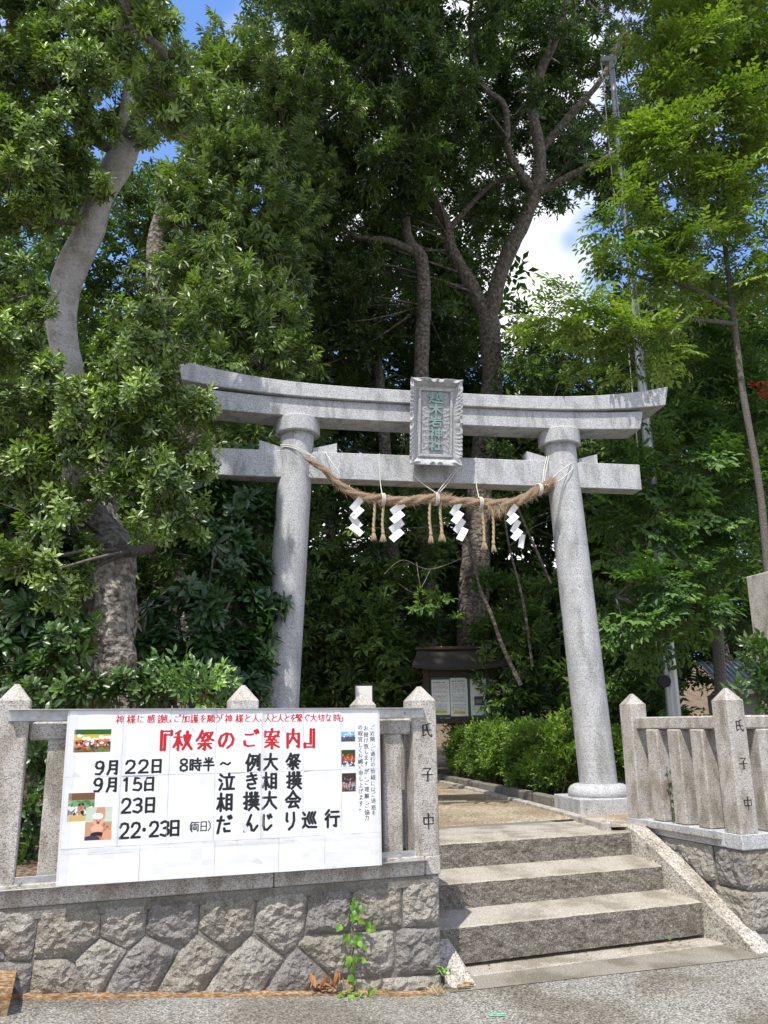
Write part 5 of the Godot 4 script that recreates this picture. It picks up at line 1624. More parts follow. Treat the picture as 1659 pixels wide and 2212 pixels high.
func board_print(seed_: int, photo: bool) -> ImageTexture:
	var im := Image.create(128, 192, false, Image.FORMAT_RGB8)
	im.fill(Color(0.86, 0.87, 0.87))
	var r := RandomNumberGenerator.new()
	r.seed = seed_
	for k in 22:
		var y := 14 + k * 7
		if k == 1 or k == 9 or k == 16 or (photo and k < 12):
			continue
		var x := 10
		while x < 112:
			var w := r.randi_range(3, 6)
			if r.randf() < 0.8:
				im.fill_rect(Rect2i(x, y, w, 4 if k < 2 else 2), Color(0.3, 0.3, 0.32))
			x += w + 1
	if photo:
		im.fill_rect(Rect2i(30, 96, 70, 46), Color(0.25, 0.26, 0.3))
		im.fill_rect(Rect2i(40, 112, 50, 20), Color(0.5, 0.5, 0.5))
	else:
		im.fill_rect(Rect2i(20, 168, 88, 14), Color(0.75, 0.7, 0.3))
	return ImageTexture.create_from_image(im)

func build_notice_board() -> void:
	# stands behind the hedge; sizes follow from its place there
	var d := 13.2
	var a := at(996, 1548, d)
	var xf := Transform3D(Basis(Vector3.UP, -0.06) * 1.12, Vector3(a.x, 0.5, -d))
	var t := thing("notice_board", "roofed wooden notice board with white papers standing behind the hedge", "notice board", xf)
	for s in [-0.47, 0.47]:
		part(t, "leg", cube(s - 0.045, s + 0.045, 0.0, 1.8, 0.045, -0.045, 0.008), M.wood_dark)
	part(t, "board", cube(-0.42, 0.42, 1.06, 1.62, 0.02, -0.02, 0.004), M.board_green)
	part(t, "lower_rail", cube(-0.424, 0.424, 0.98, 1.055, 0.04, -0.04, 0.006), M.wood_dark)
	part(t, "upper_rail", cube(-0.424, 0.424, 1.625, 1.72, 0.04, -0.04, 0.006), M.wood_dark)
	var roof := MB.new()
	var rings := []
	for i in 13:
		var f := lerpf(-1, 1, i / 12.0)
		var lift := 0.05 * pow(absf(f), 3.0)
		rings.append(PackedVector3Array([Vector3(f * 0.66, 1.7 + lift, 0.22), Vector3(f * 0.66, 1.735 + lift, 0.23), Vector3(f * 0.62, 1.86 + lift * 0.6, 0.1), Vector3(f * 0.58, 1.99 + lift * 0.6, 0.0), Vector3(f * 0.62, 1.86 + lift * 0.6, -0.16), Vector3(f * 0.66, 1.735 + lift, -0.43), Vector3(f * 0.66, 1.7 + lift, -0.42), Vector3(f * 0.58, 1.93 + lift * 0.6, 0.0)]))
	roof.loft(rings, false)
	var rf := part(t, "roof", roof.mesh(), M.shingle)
	part(rf, "ridge", cube(-0.62, 0.62, 1.995, 2.04, 0.05, -0.05, 0.01), M.wood_dark)
	var k := 0
	for q in [[-0.4, -0.15, 1.1, 1.58], [-0.14, 0.1, 1.08, 1.6], [0.14, 0.36, 1.09, 1.6]]:
		var m := MB.new()
		m.quad_uv(Vector3(q[0], q[3], 0.024), Vector3(q[1], q[3], 0.024), Vector3(q[1], q[2], 0.024), Vector3(q[0], q[2], 0.024), Rect2(0, 0, 1, 1), Vector3.BACK)
		var pm := StandardMaterial3D.new()
		pm.albedo_texture = board_print(90 + k, k == 2)
		pm.roughness = 0.6
		part(t, "pinned_notice", m.mesh(), pm)
		k += 1

func build_furniture() -> void:
	# steel pole right of the gate
	var b := at(1452, 1500, 10.0)
	var base := Vector3(b.x, 0.7, b.z)
	var top: float = at(1318, 128, 10.0).y
	var t := thing("steel_pole", "tall tapering galvanised steel pole rising behind the gate's right end", "pole", Transform3D(Basis.IDENTITY, base))
	var m := MB.new()
	var pts := []
	var rad := []
	for i in 9:
		pts.append(Vector3(0, lerpf(0.0, top - 0.7, i / 8.0), 0))
		rad.append(lerpf(0.085, 0.038, i / 8.0))
	m.tube(pts, rad, 20)
	part(t, "shaft", m.mesh(), M.pole)
	m = MB.new()
	m.cbox(shift(-0.04, top - 0.72, 0), Vector3(0.22, 0.09, 0.1), 0.01)
	part(t, "pulley_head", m.mesh(), M.pole)
	m = MB.new()
	m.tube([Vector3(-0.14, top - 0.75, 0), Vector3(-0.14, 1.6, 0.02)], [0.007, 0.007], 6)
	part(t, "halyard", m.mesh(), M.cord)
	m = MB.new()
	m.tube([Vector3(-0.12, 1.35, 0.08), Vector3(-0.12, 1.35, 0.14)], [0.075, 0.075], 16)
	part(t, "round_plate", m.mesh(), M.steel_dark)
	# stone pillar with the shrine's name, half out of view
	var c := at(1700, 1500, 8.8)
	var s := thing("inscribed_pillar", "tall square granite pillar with carved characters beside the right fence", "pillar", Transform3D(Basis(Vector3.UP, 0.3), Vector3(c.x, 0.7, c.z)))
	part(s, "shaft", post_mesh(0.36, 0.0, at(1640, 1242, 8.8).y - 0.7, at(1640, 1236, 8.8).y - 0.68), M.granite_old)
	var k := 0
	for ch in ["越", "木", "岩"]:
		m = MB.new()
		carve(m, ch, Vector3(0.0, 2.16 - k * 0.36, 0.18), Vector2(0.28, 0.3), 0.08, 0.13, -0.004, 0.001, 0.4)
		part(s, "carved_character", m.mesh(), M.ink)
		k += 1
	# small white board under the trees
	var w := at(786, 1500, 12.2)
	t = thing("small_sign", "small pale board in a dark frame among the shrubs behind the fence", "sign", Transform3D(Basis(Vector3.UP, 0.15), Vector3(w.x, 0.72, w.z)))
	part(t, "panel", cube(-0.12, 0.12, 0.95, 1.42, 0.012, -0.012, 0.003), M.paper)
	part(t, "frame", cube(-0.14, 0.14, 0.93, 1.44, -0.014, -0.03, 0.003), M.steel_dark)
	for q in [-0.13, 0.13]:
		part(t, "leg", cube(q - 0.015, q + 0.015, 0.0, 0.93, -0.01, -0.035, 0.003), M.steel_dark)
	# shed with a corrugated roof behind the right fence
	var h := at(1560, 1500, 15.0)
	t = thing("shed", "low shed with pale blue corrugated roof behind the right fence", "building", Transform3D(Basis(Vector3.UP, -0.25), Vector3(h.x + 0.55, 0.7, h.z)))
	part(t, "wall", cube(-0.5, 2.6, 0.0, 1.4, -0.2, -2.4, 0.01), M.plaster)
	m = MB.new()
	var n := 34
	for i in n:
		for e in [[0.0, 0.5], [0.5, 1.0]]:
			var x0: float = -0.6 + 3.4 * (i + e[0]) / n
			var x1: float = -0.6 + 3.4 * (i + e[1]) / n
			var l0: float = 0.025 if e[0] == 0.0 else 0.0
			var l1: float = 0.0 if e[0] == 0.0 else 0.025
			m.quad(Vector3(x0, 1.47 + l0, 0.35), Vector3(x1, 1.47 + l1, 0.35), Vector3(x1, 2.1 + l1, -2.6), Vector3(x0, 2.1 + l0, -2.6), Vector3.UP)
	part(t, "corrugated_roof", m.mesh(), M.tin)
	part(t, "fascia", cube(-0.6, 2.8, 1.34, 1.44, 0.3, 0.26, 0.005), M.plaster)
	part(t, "window", cube(0.35, 1.2, 1.35, 2.3, 0.42, 0.36, 0.01), M.steel_dark)
	part(t, "window_post", cube(0.35, 0.42, 0.0, 1.34, 0.42, 0.36, 0.004), M.steel_dark)
	part(t, "window_post", cube(1.13, 1.2, 0.0, 1.34, 0.42, 0.36, 0.004), M.steel_dark)
	# rust-stained concrete block at the left edge of the pavement
	m = MB.new()
	m.prism(PackedVector2Array([Vector2(-2.95, 0.2), Vector2(-2.395, 0.2), Vector2(-2.372, 0.36), Vector2(-2.95, 0.43)]), 0.09, 0.42)
	tag(part(self, "kerb_ramp", m.mesh(), M.rust, street), "rust stained concrete kerb block against the wall under the notice", "kerb")
	# green paint mark on the street
	m = MB.new()
	var gm := at(1072, 2190, 1.0)
	var dir := gm - Vector3(0, CAM_Y, 0)
	var hit := Vector3(0, CAM_Y, 0) + dir * ((0.006 - CAM_Y) / dir.y)
	for e in [[-0.045, 0.02, 0.05, 0.013], [-0.03, -0.006, 0.06, 0.012], [-0.05, 0.006, -0.02, 0.01], [0.0, 0.004, 0.055, 0.01]]:
		var y: float = 0.0002 * e[3] * 100.0
		m.quad(Vector3(e[0], y, e[1]), Vector3(e[2], y, e[1] + 0.003), Vector3(e[2], y, e[1] + e[3]), Vector3(e[0], y, e[1] + e[3]), Vector3.UP)
	tag(part(self, "paint_mark", m.mesh(), M.mint, Transform3D(Basis(Vector3.UP, 0.1), hit)), "small mint green surveying paint mark on the asphalt", "paint mark")
	m = MB.new()
	m.tube([Vector3(0.16, 0.02, 0.13), Vector3(0.24, 0.022, 0.14)], [0.01, 0.01], 8)
	m.tube([Vector3(0.22, 0.024, 0.09), Vector3(0.27, 0.024, 0.13)], [0.009, 0.009], 8)
	tag(part(self, "rebar_stub", m.mesh(), M.rust, street), "short rusty iron bar lying at the foot of the left cheek stone", "iron bar")

# ------------------------------------------------------------------ planting
func build_trees() -> void:
	var stems: Array
	var cl: Array
	var m: MB
	# --- old bayberry beside the notice
	var t := thing("bayberry_tree", "old evergreen with scarred thick trunk and pale bent limb behind the notice", "tree", Transform3D.IDENTITY, "shrine trees")
	var trunk := limb([[228, 1560, 7.2, 0.25], [234, 1450, 7.15, 0.205], [236, 1330, 7.15, 0.215], [225, 1230, 7.2, 0.26], [205, 1130, 7.4, 0.22], [180, 980, 7.7, 0.2], [150, 800, 7.8, 0.14], [132, 690, 7.8, 0.15], [150, 590, 7.75, 0.16], [192, 500, 7.7, 0.155], [218, 420, 7.6, 0.14], [262, 340, 7.5, 0.15], [275, 290, 7.5, 0.13], [285, 150, 7.4, 0.06], [290, 40, 7.4, 0.03]])
	m = MB.new()
	m.tube(trunk[0].slice(0, 33), trunk[1].slice(0, 33), 22, 0.35, bump)
	part(t, "trunk", m.mesh(), M.bark_old)
	m = MB.new()
	m.tube(trunk[0].slice(32), trunk[1].slice(32), 18, 0.12, bump)
	part(t, "pale_limb", m.mesh(), M.bark_grey)
	var side1 := limb([[225, 1170, 7.3, 0.09], [280, 1190, 7.05, 0.055], [330, 1170, 6.9, 0.045], [345, 1060, 6.85, 0.05], [330, 900, 6.9, 0.04], [330, 720, 6.95, 0.02]])
	var side2 := limb([[200, 1120, 7.5, 0.16], [110, 1060, 7.2, 0.1], [80, 920, 7.0, 0.07], [70, 760, 7.0, 0.04], [50, 640, 7.0, 0.02]])
	var side3 := limb([[200, 480, 7.7, 0.07], [60, 470, 7.3, 0.055], [-20, 500, 7.1, 0.07], [-120, 420, 7.0, 0.05]])
	var side4 := limb([[262, 330, 7.5, 0.07], [170, 280, 7.2, 0.05], [110, 180, 7.1, 0.05], [90, 60, 7.0, 0.03]])
	cl = clumps_at([[40, 30, 6.9, 95], [150, 60, 7.0, 100], [268, 60, 5.7, 74], [370, 110, 6.35, 56], [415, 190, 6.75, 36], [420, 262, 6.95, 38], [90, 160, 6.8, 95], [210, 170, 6.9, 90], [335, 190, 6.15, 66], [390, 240, 6.3, 52], [40, 290, 6.7, 105], [130, 300, 6.8, 80], [355, 285, 6.4, 52], [20, 400, 6.7, 90], [110, 400, 6.8, 85], [190, 400, 7.0, 60], [60, 480, 6.9, 55], [230, 20, 7.4, 90], [300, 290, 7.2, 42], [-60, 120, 6.8, 100], [-70, 300, 6.8, 110], [-60, 450, 7.0, 90], [90, -60, 7.0, 100], [260, -60, 7.3, 100], [180, 260, 6.9, 70], [10, 180, 7.0, 80], [-20, 60, 7.2, 90], [180, 120, 7.3, 90], [300, 130, 7.4, 90], [130, 230, 7.4, 80], [60, 390, 7.3, 90], [240, 250, 7.6, 60], [150, 350, 7.3, 70],
		[30, 640, 6.8, 70], [90, 700, 6.7, 60], [20, 760, 6.7, 80], [90, 830, 6.6, 80], [150, 900, 6.6, 70], [40, 900, 6.6, 90], [110, 980, 6.6, 80], [190, 990, 6.7, 60], [30, 1030, 6.7, 80], [130, 1080, 6.7, 60], [-50, 820, 6.8, 90], [-60, 980, 6.8, 90],
		[310, 690, 6.8, 60], [350, 740, 6.7, 65], [290, 770, 6.7, 65], [240, 830, 6.7, 65], [350, 830, 6.6, 70], [280, 890, 6.6, 75], [370, 910, 6.6, 70], [400, 880, 6.8, 36], [320, 970, 6.6, 75], [400, 980, 6.7, 55], [240, 950, 6.7, 60], [340, 1050, 6.6, 70], [270, 1060, 6.7, 50], [400, 1070, 6.7, 50], [330, 1120, 6.6, 55], [380, 1140, 6.7, 45], [60, 1150, 6.6, 60], [130, 1160, 6.7, 45], [175, 1115, 6.8, 36], [220, 1060, 6.8, 45], [20, 1230, 6.5, 55], [90, 1240, 6.5, 45]])
	var fork := limb([[275, 300, 7.5, 0.09], [310, 235, 6.9, 0.06], [345, 170, 6.3, 0.045], [350, 110, 5.9, 0.035], [290, 60, 5.7, 0.02]])
	var fork2 := limb([[310, 235, 6.9, 0.05], [370, 240, 6.5, 0.04], [410, 225, 6.3, 0.02]])
	# boughs of the same crown reaching out over the street side, above the view; they shade the gate's left pillar
	for q in [[-2.64, 8.95, -4.5, 0.26], [-2.58, 9.1, -4.95, 0.24], [-2.46, 8.9, -5.28, 0.26], [-2.36, 9.15, -5.62, 0.22], [-2.3, 8.95, -5.95, 0.24], [-2.7, 9.0, -4.1, 0.26], [-2.85, 9.2, -5.2, 0.3], [-2.75, 9.2, -5.8, 0.32]]:
		cl.append([Vector3(q[0], q[1], q[2]), q[3]])
	cl.append_array(clumps_at([[335, 0, 5.6, 34], [388, 250, 7.35, 52], [360, 200, 7.4, 50], [150, 1200, 6.8, 40], [165, 1270, 6.8, 32], [120, 1300, 6.6, 40]]))
	stems = [trunk[0].slice(24, 72), side1[0], side2[0], side3[0], side4[0], fork[0], fork2[0]]
	m = MB.new()
	for q in [side1, side2, side3, side4, fork, fork2]:
		m.tube(q[0], q[1], 10, 0.2, bump)
	branches(m, stems, cl, 0.022)
	part(t, "limbs", m.mesh(), M.bark_thin)
	crown(t, "crown", foliage(cl, M.sp_bay, 0.006, 0.7, [0.055, 0.105, 0.03], [0.37, 0.5, 0.12], 11), M.leaf_gloss)

	# --- tall oak behind the gate's left end
	t = thing("oak_tree", "glossy olive green oak filling the space above the gate's left end", "tree", Transform3D.IDENTITY, "shrine trees")
	trunk = limb([[420, 1560, 13.0, 0.26], [400, 1200, 13.0, 0.24], [380, 900, 13.0, 0.22], [350, 700, 13.0, 0.2], [340, 500, 13.0, 0.15], [420, 300, 12.6, 0.1], [500, 100, 12.4, 0.06]])
	side1 = limb([[370, 800, 13.0, 0.16], [470, 640, 12.5, 0.11], [560, 480, 12.0, 0.07], [620, 300, 12.0, 0.04]])
	side2 = limb([[390, 1000, 13.0, 0.16], [480, 860, 12.0, 0.09], [560, 760, 11.0, 0.05], [600, 700, 10.6, 0.03]])
	m = MB.new()
	m.tube(trunk[0], trunk[1], 14, 0.2, bump)
	part(t, "trunk", m.mesh(), M.bark)
	cl = clumps_at([[455, 125, 12, 48], [545, 115, 12, 42], [480, 60, 12, 18], [540, 50, 12, 16], [470, 180, 11.6, 80], [560, 170, 11.8, 80], [430, 270, 11.6, 75], [520, 270, 11.2, 85], [610, 250, 11.8, 80], [450, 360, 11.2, 80], [550, 370, 11.2, 90], [390, 400, 11.5, 60], [630, 360, 11.6, 70], [480, 450, 11.0, 85], [570, 480, 11.2, 85], [400, 480, 11.4, 70], [640, 470, 11.8, 60], [520, 550, 11.0, 80], [430, 570, 11.2, 70], [600, 580, 11.4, 70], [350, 600, 12.2, 60], [490, 640, 10.6, 75], [570, 660, 10.4, 70], [440, 690, 10.3, 70], [520, 720, 10.1, 75], [610, 720, 10.3, 55], [470, 780, 10.2, 65], [560, 780, 10.2, 65], [620, 770, 10.4, 45], [400, 660, 10.8, 60], [660, 150, 12.2, 70], [700, 260, 12.4, 70], [690, 380, 12.6, 60], [500, 860, 10.4, 60], [580, 850, 10.6, 50], [430, 870, 10.4, 60], [540, 960, 10.6, 55], [470, 1000, 10.4, 60]])
	m = MB.new()
	for q in [side1, side2]:
		m.tube(q[0], q[1], 8)
	branches(m, [trunk[0].slice(12), side1[0], side2[0]], cl, 0.03)
	part(t, "limbs", m.mesh(), M.bark)
	crown(t, "crown", foliage(cl, M.sp_oak, 0.0145, 0.72, [0.05, 0.1, 0.028], [0.31, 0.42, 0.11], 12, 0.35), M.leaf_gloss)

	# --- big forked camphor in the middle
	t = thing("camphor_tree", "big dark forked tree whose trunk splits above the name plaque", "tree", Transform3D.IDENTITY, "shrine trees")
	trunk = limb([[1010, 1570, 15.79, 0.344], [1020, 1350, 15.79, 0.295], [1030, 1150, 15.79, 0.271], [1045, 980, 15.79, 0.238], [1062, 830, 15.79, 0.213], [1060, 740, 15.79, 0.213], [1052, 655, 15.79, 0.213]])
	side1 = limb([[1054, 690, 15.79, 0.164], [1020, 620, 15.68, 0.148], [975, 540, 15.44, 0.139], [960, 480, 15.33, 0.131], [915, 390, 15.09, 0.123], [905, 310, 14.98, 0.115], [880, 220, 14.74, 0.098], [860, 110, 14.39, 0.074], [835, -20, 14.04, 0.049]])
	side2 = limb([[1056, 690, 15.79, 0.180], [1085, 580, 15.44, 0.156], [1130, 480, 15.09, 0.152], [1160, 400, 14.86, 0.148], [1165, 320, 14.62, 0.123], [1150, 230, 14.39, 0.107], [1170, 150, 14.04, 0.090], [1210, 60, 13.57, 0.066], [1230, -40, 13.34, 0.049]])
	side3 = limb([[1150, 410, 14.86, 0.098], [1100, 330, 14.51, 0.074], [1090, 230, 14.27, 0.066], [1040, 180, 14.04, 0.057], [1015, 60, 13.81, 0.041], [1025, -30, 13.57, 0.033]])
	side4 = limb([[1165, 330, 14.74, 0.090], [1230, 250, 14.27, 0.074], [1300, 170, 13.81, 0.057], [1350, 60, 13.45, 0.041]])
	var side5 := limb([[1155, 420, 14.86, 0.082], [1230, 380, 14.62, 0.066], [1310, 340, 14.27, 0.049], [1370, 300, 14.04, 0.033]])
	var side6 := limb([[905, 300, 14.98, 0.074], [850, 240, 14.74, 0.057], [780, 210, 14.51, 0.041], [700, 260, 14.27, 0.029]])
	var side7 := limb([[965, 500, 15.33, 0.074], [1060, 400, 15.21, 0.049], [1120, 380, 15.09, 0.033]])
	m = MB.new()
	m.tube(trunk[0], trunk[1], 18, 0.3, bump)
	part(t, "trunk", m.mesh(), M.bark)
	var gaps := [[1195, 545, 92], [1135, 600, 48], [1240, 595, 66], [1275, 530, 40]]
	cl = clumps_at(scatter(650, -80, 870, 470, 88, 66, 13.2, 15.6, gaps, 5))
	cl.append_array(clumps_at(scatter(880, -90, 1360, 450, 76, 62, 14.9, 17.2, gaps, 7)))
	cl.append_array(clumps_at(scatter(930, -60, 1340, 330, 165, 38, 13.0, 14.0, gaps, 8)))
	# its crown goes on overhead towards the gate, above the view
	var over := []
	var fore := []
	for i in 8:
		for j in 4:
			over.append([Vector3(-1.7 + i * 0.84 + 0.4 * bump.get_noise_2d(i * 3.0, j * 5.0), 13.4 + 0.9 * bump.get_noise_2d(i * 7.0, j * 2.0), -7.7 - j * 0.8), 0.72])
	# more unseen clumps above its fork, added to shade the limbs
	for i in 6:
		for j in 3:
			over.append([Vector3(-1.2 + i * 0.85 + 0.3 * bump.get_noise_2d(i * 5.0, j * 9.0), 16.5 + 0.5 * bump.get_noise_2d(i * 4.0, j * 6.0), -11.3 - j * 0.8), 0.64])
	var fm := MB.new()
	for e in [[side1, -0.2], [side3, 1.7], [side2, 3.6]]:
		var top: Vector3 = e[0][0][-1]
		var sp := smooth_path([top, Vector3(lerpf(top.x, e[1], 0.5), 14.6, -11.2), Vector3(e[1], 13.6, -9.2), Vector3(e[1] + 0.3, 13.5, -7.6)], [0.06, 0.05, 0.035, 0.015], 6)
		fm.tube(sp[0], sp[1], 8)
		fore.append(sp[0].slice(7))
	cl.append_array(clumps_at(scatter(660, 20, 960, 330, 92, 62, 12.2, 13.4, gaps, 6)))
	cl.append_array(clumps_at([[720, 480, 14.51, 65], [800, 520, 14.98, 60], [880, 470, 15.21, 50], [760, 580, 14.74, 60], [840, 610, 15.44, 55], [690, 560, 14.27, 60], [1010, 470, 15.44, 42], [1050, 520, 15.68, 36], [1040, 590, 15.91, 30], [1100, 440, 15.21, 40], [940, 620, 15.68, 45]]))
	m = MB.new()
	for q in [side1, side2, side3, side4, side5, side6, side7]:
		m.tube(q[0], q[1], 12, 0.22, bump)
	branches(m, [side1[0], side2[0], side3[0], side4[0], side5[0], side6[0], side7[0]], cl, 0.03)
	part(t, "limbs", m.mesh(), M.bark)
	branches(fm, fore, over, 0.03)
	part(t, "forward_limbs", fm.mesh(), M.bark)
	crown(t, "forward_crown", foliage(over, M.sp_shade, 0.06, 1.15, [0.03, 0.07, 0.02], [0.19, 0.3, 0.07], 17, 0.1), M.leaf_gloss)
	crown(t, "crown", foliage(cl, M.sp_camphor, 0.026, 0.56, [0.03, 0.07, 0.02], [0.19, 0.3, 0.07], 13, 0.1), M.leaf_gloss)

	# --- slimmer companion trunk left of it
	t = thing("camphor_tree", "slender lichen spotted tree with one upright trunk left of the forked tree", "tree", Transform3D.IDENTITY, "shrine trees")
	trunk = limb([[925, 1560, 14.74, 0.18], [920, 1200, 14.74, 0.165], [912, 900, 14.74, 0.15], [910, 790, 14.74, 0.145], [915, 660, 14.74, 0.14], [910, 560, 14.74, 0.13], [880, 510, 14.62, 0.1], [870, 400, 14.51, 0.08], [850, 320, 14.27, 0.06], [820, 200, 14.04, 0.04]])
	side1 = limb([[905, 550, 14.74, 0.09], [840, 520, 14.51, 0.07], [770, 510, 14.27, 0.05], [690, 470, 14.04, 0.035]])
	m = MB.new()
	m.tube(trunk[0], trunk[1], 14, 0.2, bump)
	part(t, "trunk", m.mesh(), M.bark)
	cl = clumps_at([[650, 560, 14.04, 60], [700, 640, 14.27, 65], [780, 660, 14.74, 60], [850, 700, 15.21, 55], [660, 700, 14.51, 60], [740, 740, 14.98, 60], [820, 770, 15.44, 50], [680, 800, 14.74, 60], [760, 400, 13.81, 60], [700, 340, 13.57, 65], [640, 420, 13.57, 55], [960, 700, 16.38, 45], [970, 780, 16.61, 45], [880, 420, 14.27, 40]])
	m = MB.new()
	m.tube(side1[0], side1[1], 8)
	branches(m, [trunk[0].slice(24), side1[0]], cl, 0.025)
	part(t, "limbs", m.mesh(), M.bark)
	crown(t, "crown", foliage(cl, M.sp_camphor, 0.024, 0.85, [0.03, 0.07, 0.016], [0.14, 0.2, 0.045], 14, 0.1), M.leaf_gloss)

	# --- bright young tree at the right
	t = thing("hackberry_tree", "young tree with bright yellow green leaves right of the steel pole", "tree", Transform3D.IDENTITY, "shrine trees")
	trunk = limb([[1690, 1560, 9.4, 0.05], [1660, 1250, 9.4, 0.045], [1640, 1050, 9.4, 0.042], [1605, 850, 9.4, 0.04], [1585, 690, 9.4, 0.036], [1560, 480, 9.3, 0.03], [1540, 330, 9.2, 0.025], [1545, 150, 9.1, 0.03], [1550, 20, 9.0, 0.02]])
	side1 = limb([[1580, 670, 9.4, 0.04], [1490, 620, 9.2, 0.03], [1390, 600, 9.0, 0.02], [1300, 560, 8.9, 0.012]])
	side2 = limb([[1590, 700, 9.4, 0.035], [1480, 690, 9.1, 0.025], [1360, 700, 8.9, 0.018], [1240, 710, 8.8, 0.01]])
	side3 = limb([[1545, 340, 9.2, 0.035], [1480, 260, 9.0, 0.025], [1400, 180, 8.9, 0.015]])
	side4 = limb([[1560, 420, 9.3, 0.04], [1630, 330, 9.2, 0.03], [1660, 200, 9.1, 0.02]])
	m = MB.new()
	m.tube(trunk[0], trunk[1], 12, 0.1, bump)
	part(t, "trunk", m.mesh(), M.bark_thin)
	cl = clumps_at([[1410, 115, 8.9, 40], [1440, 60, 9.0, 60], [1520, 40, 9.0, 75], [1610, 50, 9.1, 80], [1440, 150, 8.8, 60], [1500, 140, 8.8, 80], [1590, 150, 9.0, 80], [1650, 130, 9.2, 70], [1425, 230, 8.8, 50], [1470, 230, 8.7, 75], [1550, 240, 8.8, 80], [1640, 240, 9.1, 75], [1410, 300, 8.8, 40], [1440, 320, 8.7, 70], [1520, 340, 8.8, 75], [1600, 340, 9.0, 75], [1660, 340, 9.2, 60], [1425, 400, 8.9, 45], [1470, 410, 8.8, 65], [1550, 430, 9.0, 70], [1640, 440, 9.2, 65],
		[1325, 500, 8.9, 38], [1348, 440, 8.9, 26], [1340, 350, 8.9, 22], [1332, 240, 8.9, 18], [1350, 545, 8.9, 44], [1400, 490, 8.9, 55], [1380, 580, 9.0, 50], [1450, 540, 9.0, 60], [1520, 530, 9.1, 60], [1600, 540, 9.2, 65], [1460, 620, 9.1, 50], [1550, 620, 9.3, 55], [1640, 620, 9.4, 55],
		[1190, 700, 8.8, 42], [1240, 680, 8.7, 50], [1290, 720, 8.7, 52], [1240, 740, 8.8, 42], [1340, 720, 8.7, 48], [1390, 750, 8.7, 48], [1440, 740, 8.9, 40], [1310, 780, 8.9, 36], [1380, 800, 8.9, 36], [1720, 100, 9.2, 80], [1720, 260, 9.2, 80], [1500, -40, 9.0, 80], [1600, -40, 9.0, 80]])
	m = MB.new()
	for q in [side1, side2, side3, side4]:
		m.tube(q[0], q[1], 7)
	branches(m, [trunk[0].slice(18), side1[0], side2[0], side3[0], side4[0]], cl, 0.014)
	part(t, "limbs", m.mesh(), M.bark_thin)
	crown(t, "crown", foliage(cl, M.sp_elm, 0.02, 0.66, [0.1, 0.175, 0.03], [0.39, 0.5, 0.11], 15, 0.15, true), M.leaf_soft)

	# --- shadier maple under it
	t = thing("maple_tree", "dark green maple hanging over the right fence beside the gate pillar", "tree", Transform3D.IDENTITY, "shrine trees")
	trunk = limb([[1560, 1560, 10.6, 0.075], [1545, 1300, 10.6, 0.07], [1520, 1050, 10.5, 0.06], [1500, 850, 10.4, 0.05], [1480, 700, 10.3, 0.04], [1470, 560, 10.2, 0.03]])
	side1 = limb([[1545, 1280, 10.6, 0.05], [1470, 1220, 10.0, 0.035], [1390, 1240, 9.6, 0.02], [1330, 1290, 9.4, 0.012]])
	side2 = limb([[1520, 1050, 10.5, 0.045], [1420, 1000, 10.0, 0.03], [1330, 1050, 9.8, 0.015]])
	side3 = limb([[1505, 880, 10.4, 0.04], [1580, 800, 10.2, 0.03], [1640, 780, 10.0, 0.015]])
	m = MB.new()
	m.tube(trunk[0], trunk[1], 12, 0.15, bump)
	part(t, "trunk", m.mesh(), M.bark_thin)
	cl = clumps_at([[1490, 720, 10.2, 55], [1560, 720, 10.2, 60], [1640, 740, 10.2, 60], [1480, 800, 10.2, 55], [1560, 810, 10.3, 60], [1640, 850, 10.3, 60], [1450, 900, 10.2, 55], [1520, 930, 10.2, 60], [1600, 940, 10.3, 60], [1400, 960, 10.0, 50], [1460, 990, 9.8, 60], [1540, 1020, 10.0, 60], [1620, 1040, 10.2, 60], [1330, 1030, 9.9, 45], [1390, 1060, 9.8, 55], [1450, 1090, 9.7, 55], [1320, 1110, 10.0, 50], [1380, 1150, 9.8, 55], [1330, 1190, 9.8, 50], [1450, 1180, 9.9, 50], [1390, 1250, 9.5, 55], [1340, 1290, 9.4, 50], [1450, 1270, 9.5, 55], [1490, 1310, 9.6, 45], [1400, 1330, 9.4, 55], [1350, 1370, 9.4, 40], [1450, 1370, 9.5, 40], [1560, 1130, 10.0, 55], [1620, 1160, 10.1, 50], [1550, 1210, 10.0, 50], [1610, 1250, 10.0, 45], [1700, 900, 10.3, 70], [1700, 1080, 10.3, 70]])
	m = MB.new()
	for q in [side1, side2, side3]:
		m.tube(q[0], q[1], 7)
	branches(m, [trunk[0].slice(8), side1[0], side2[0], side3[0]], cl, 0.014)
	part(t, "limbs", m.mesh(), M.bark_thin)
	crown(t, "crown", foliage(cl, M.sp_maple, 0.022, 0.62, [0.04, 0.1, 0.025], [0.2, 0.34, 0.08], 16, 0.1, true), M.leaf_soft)

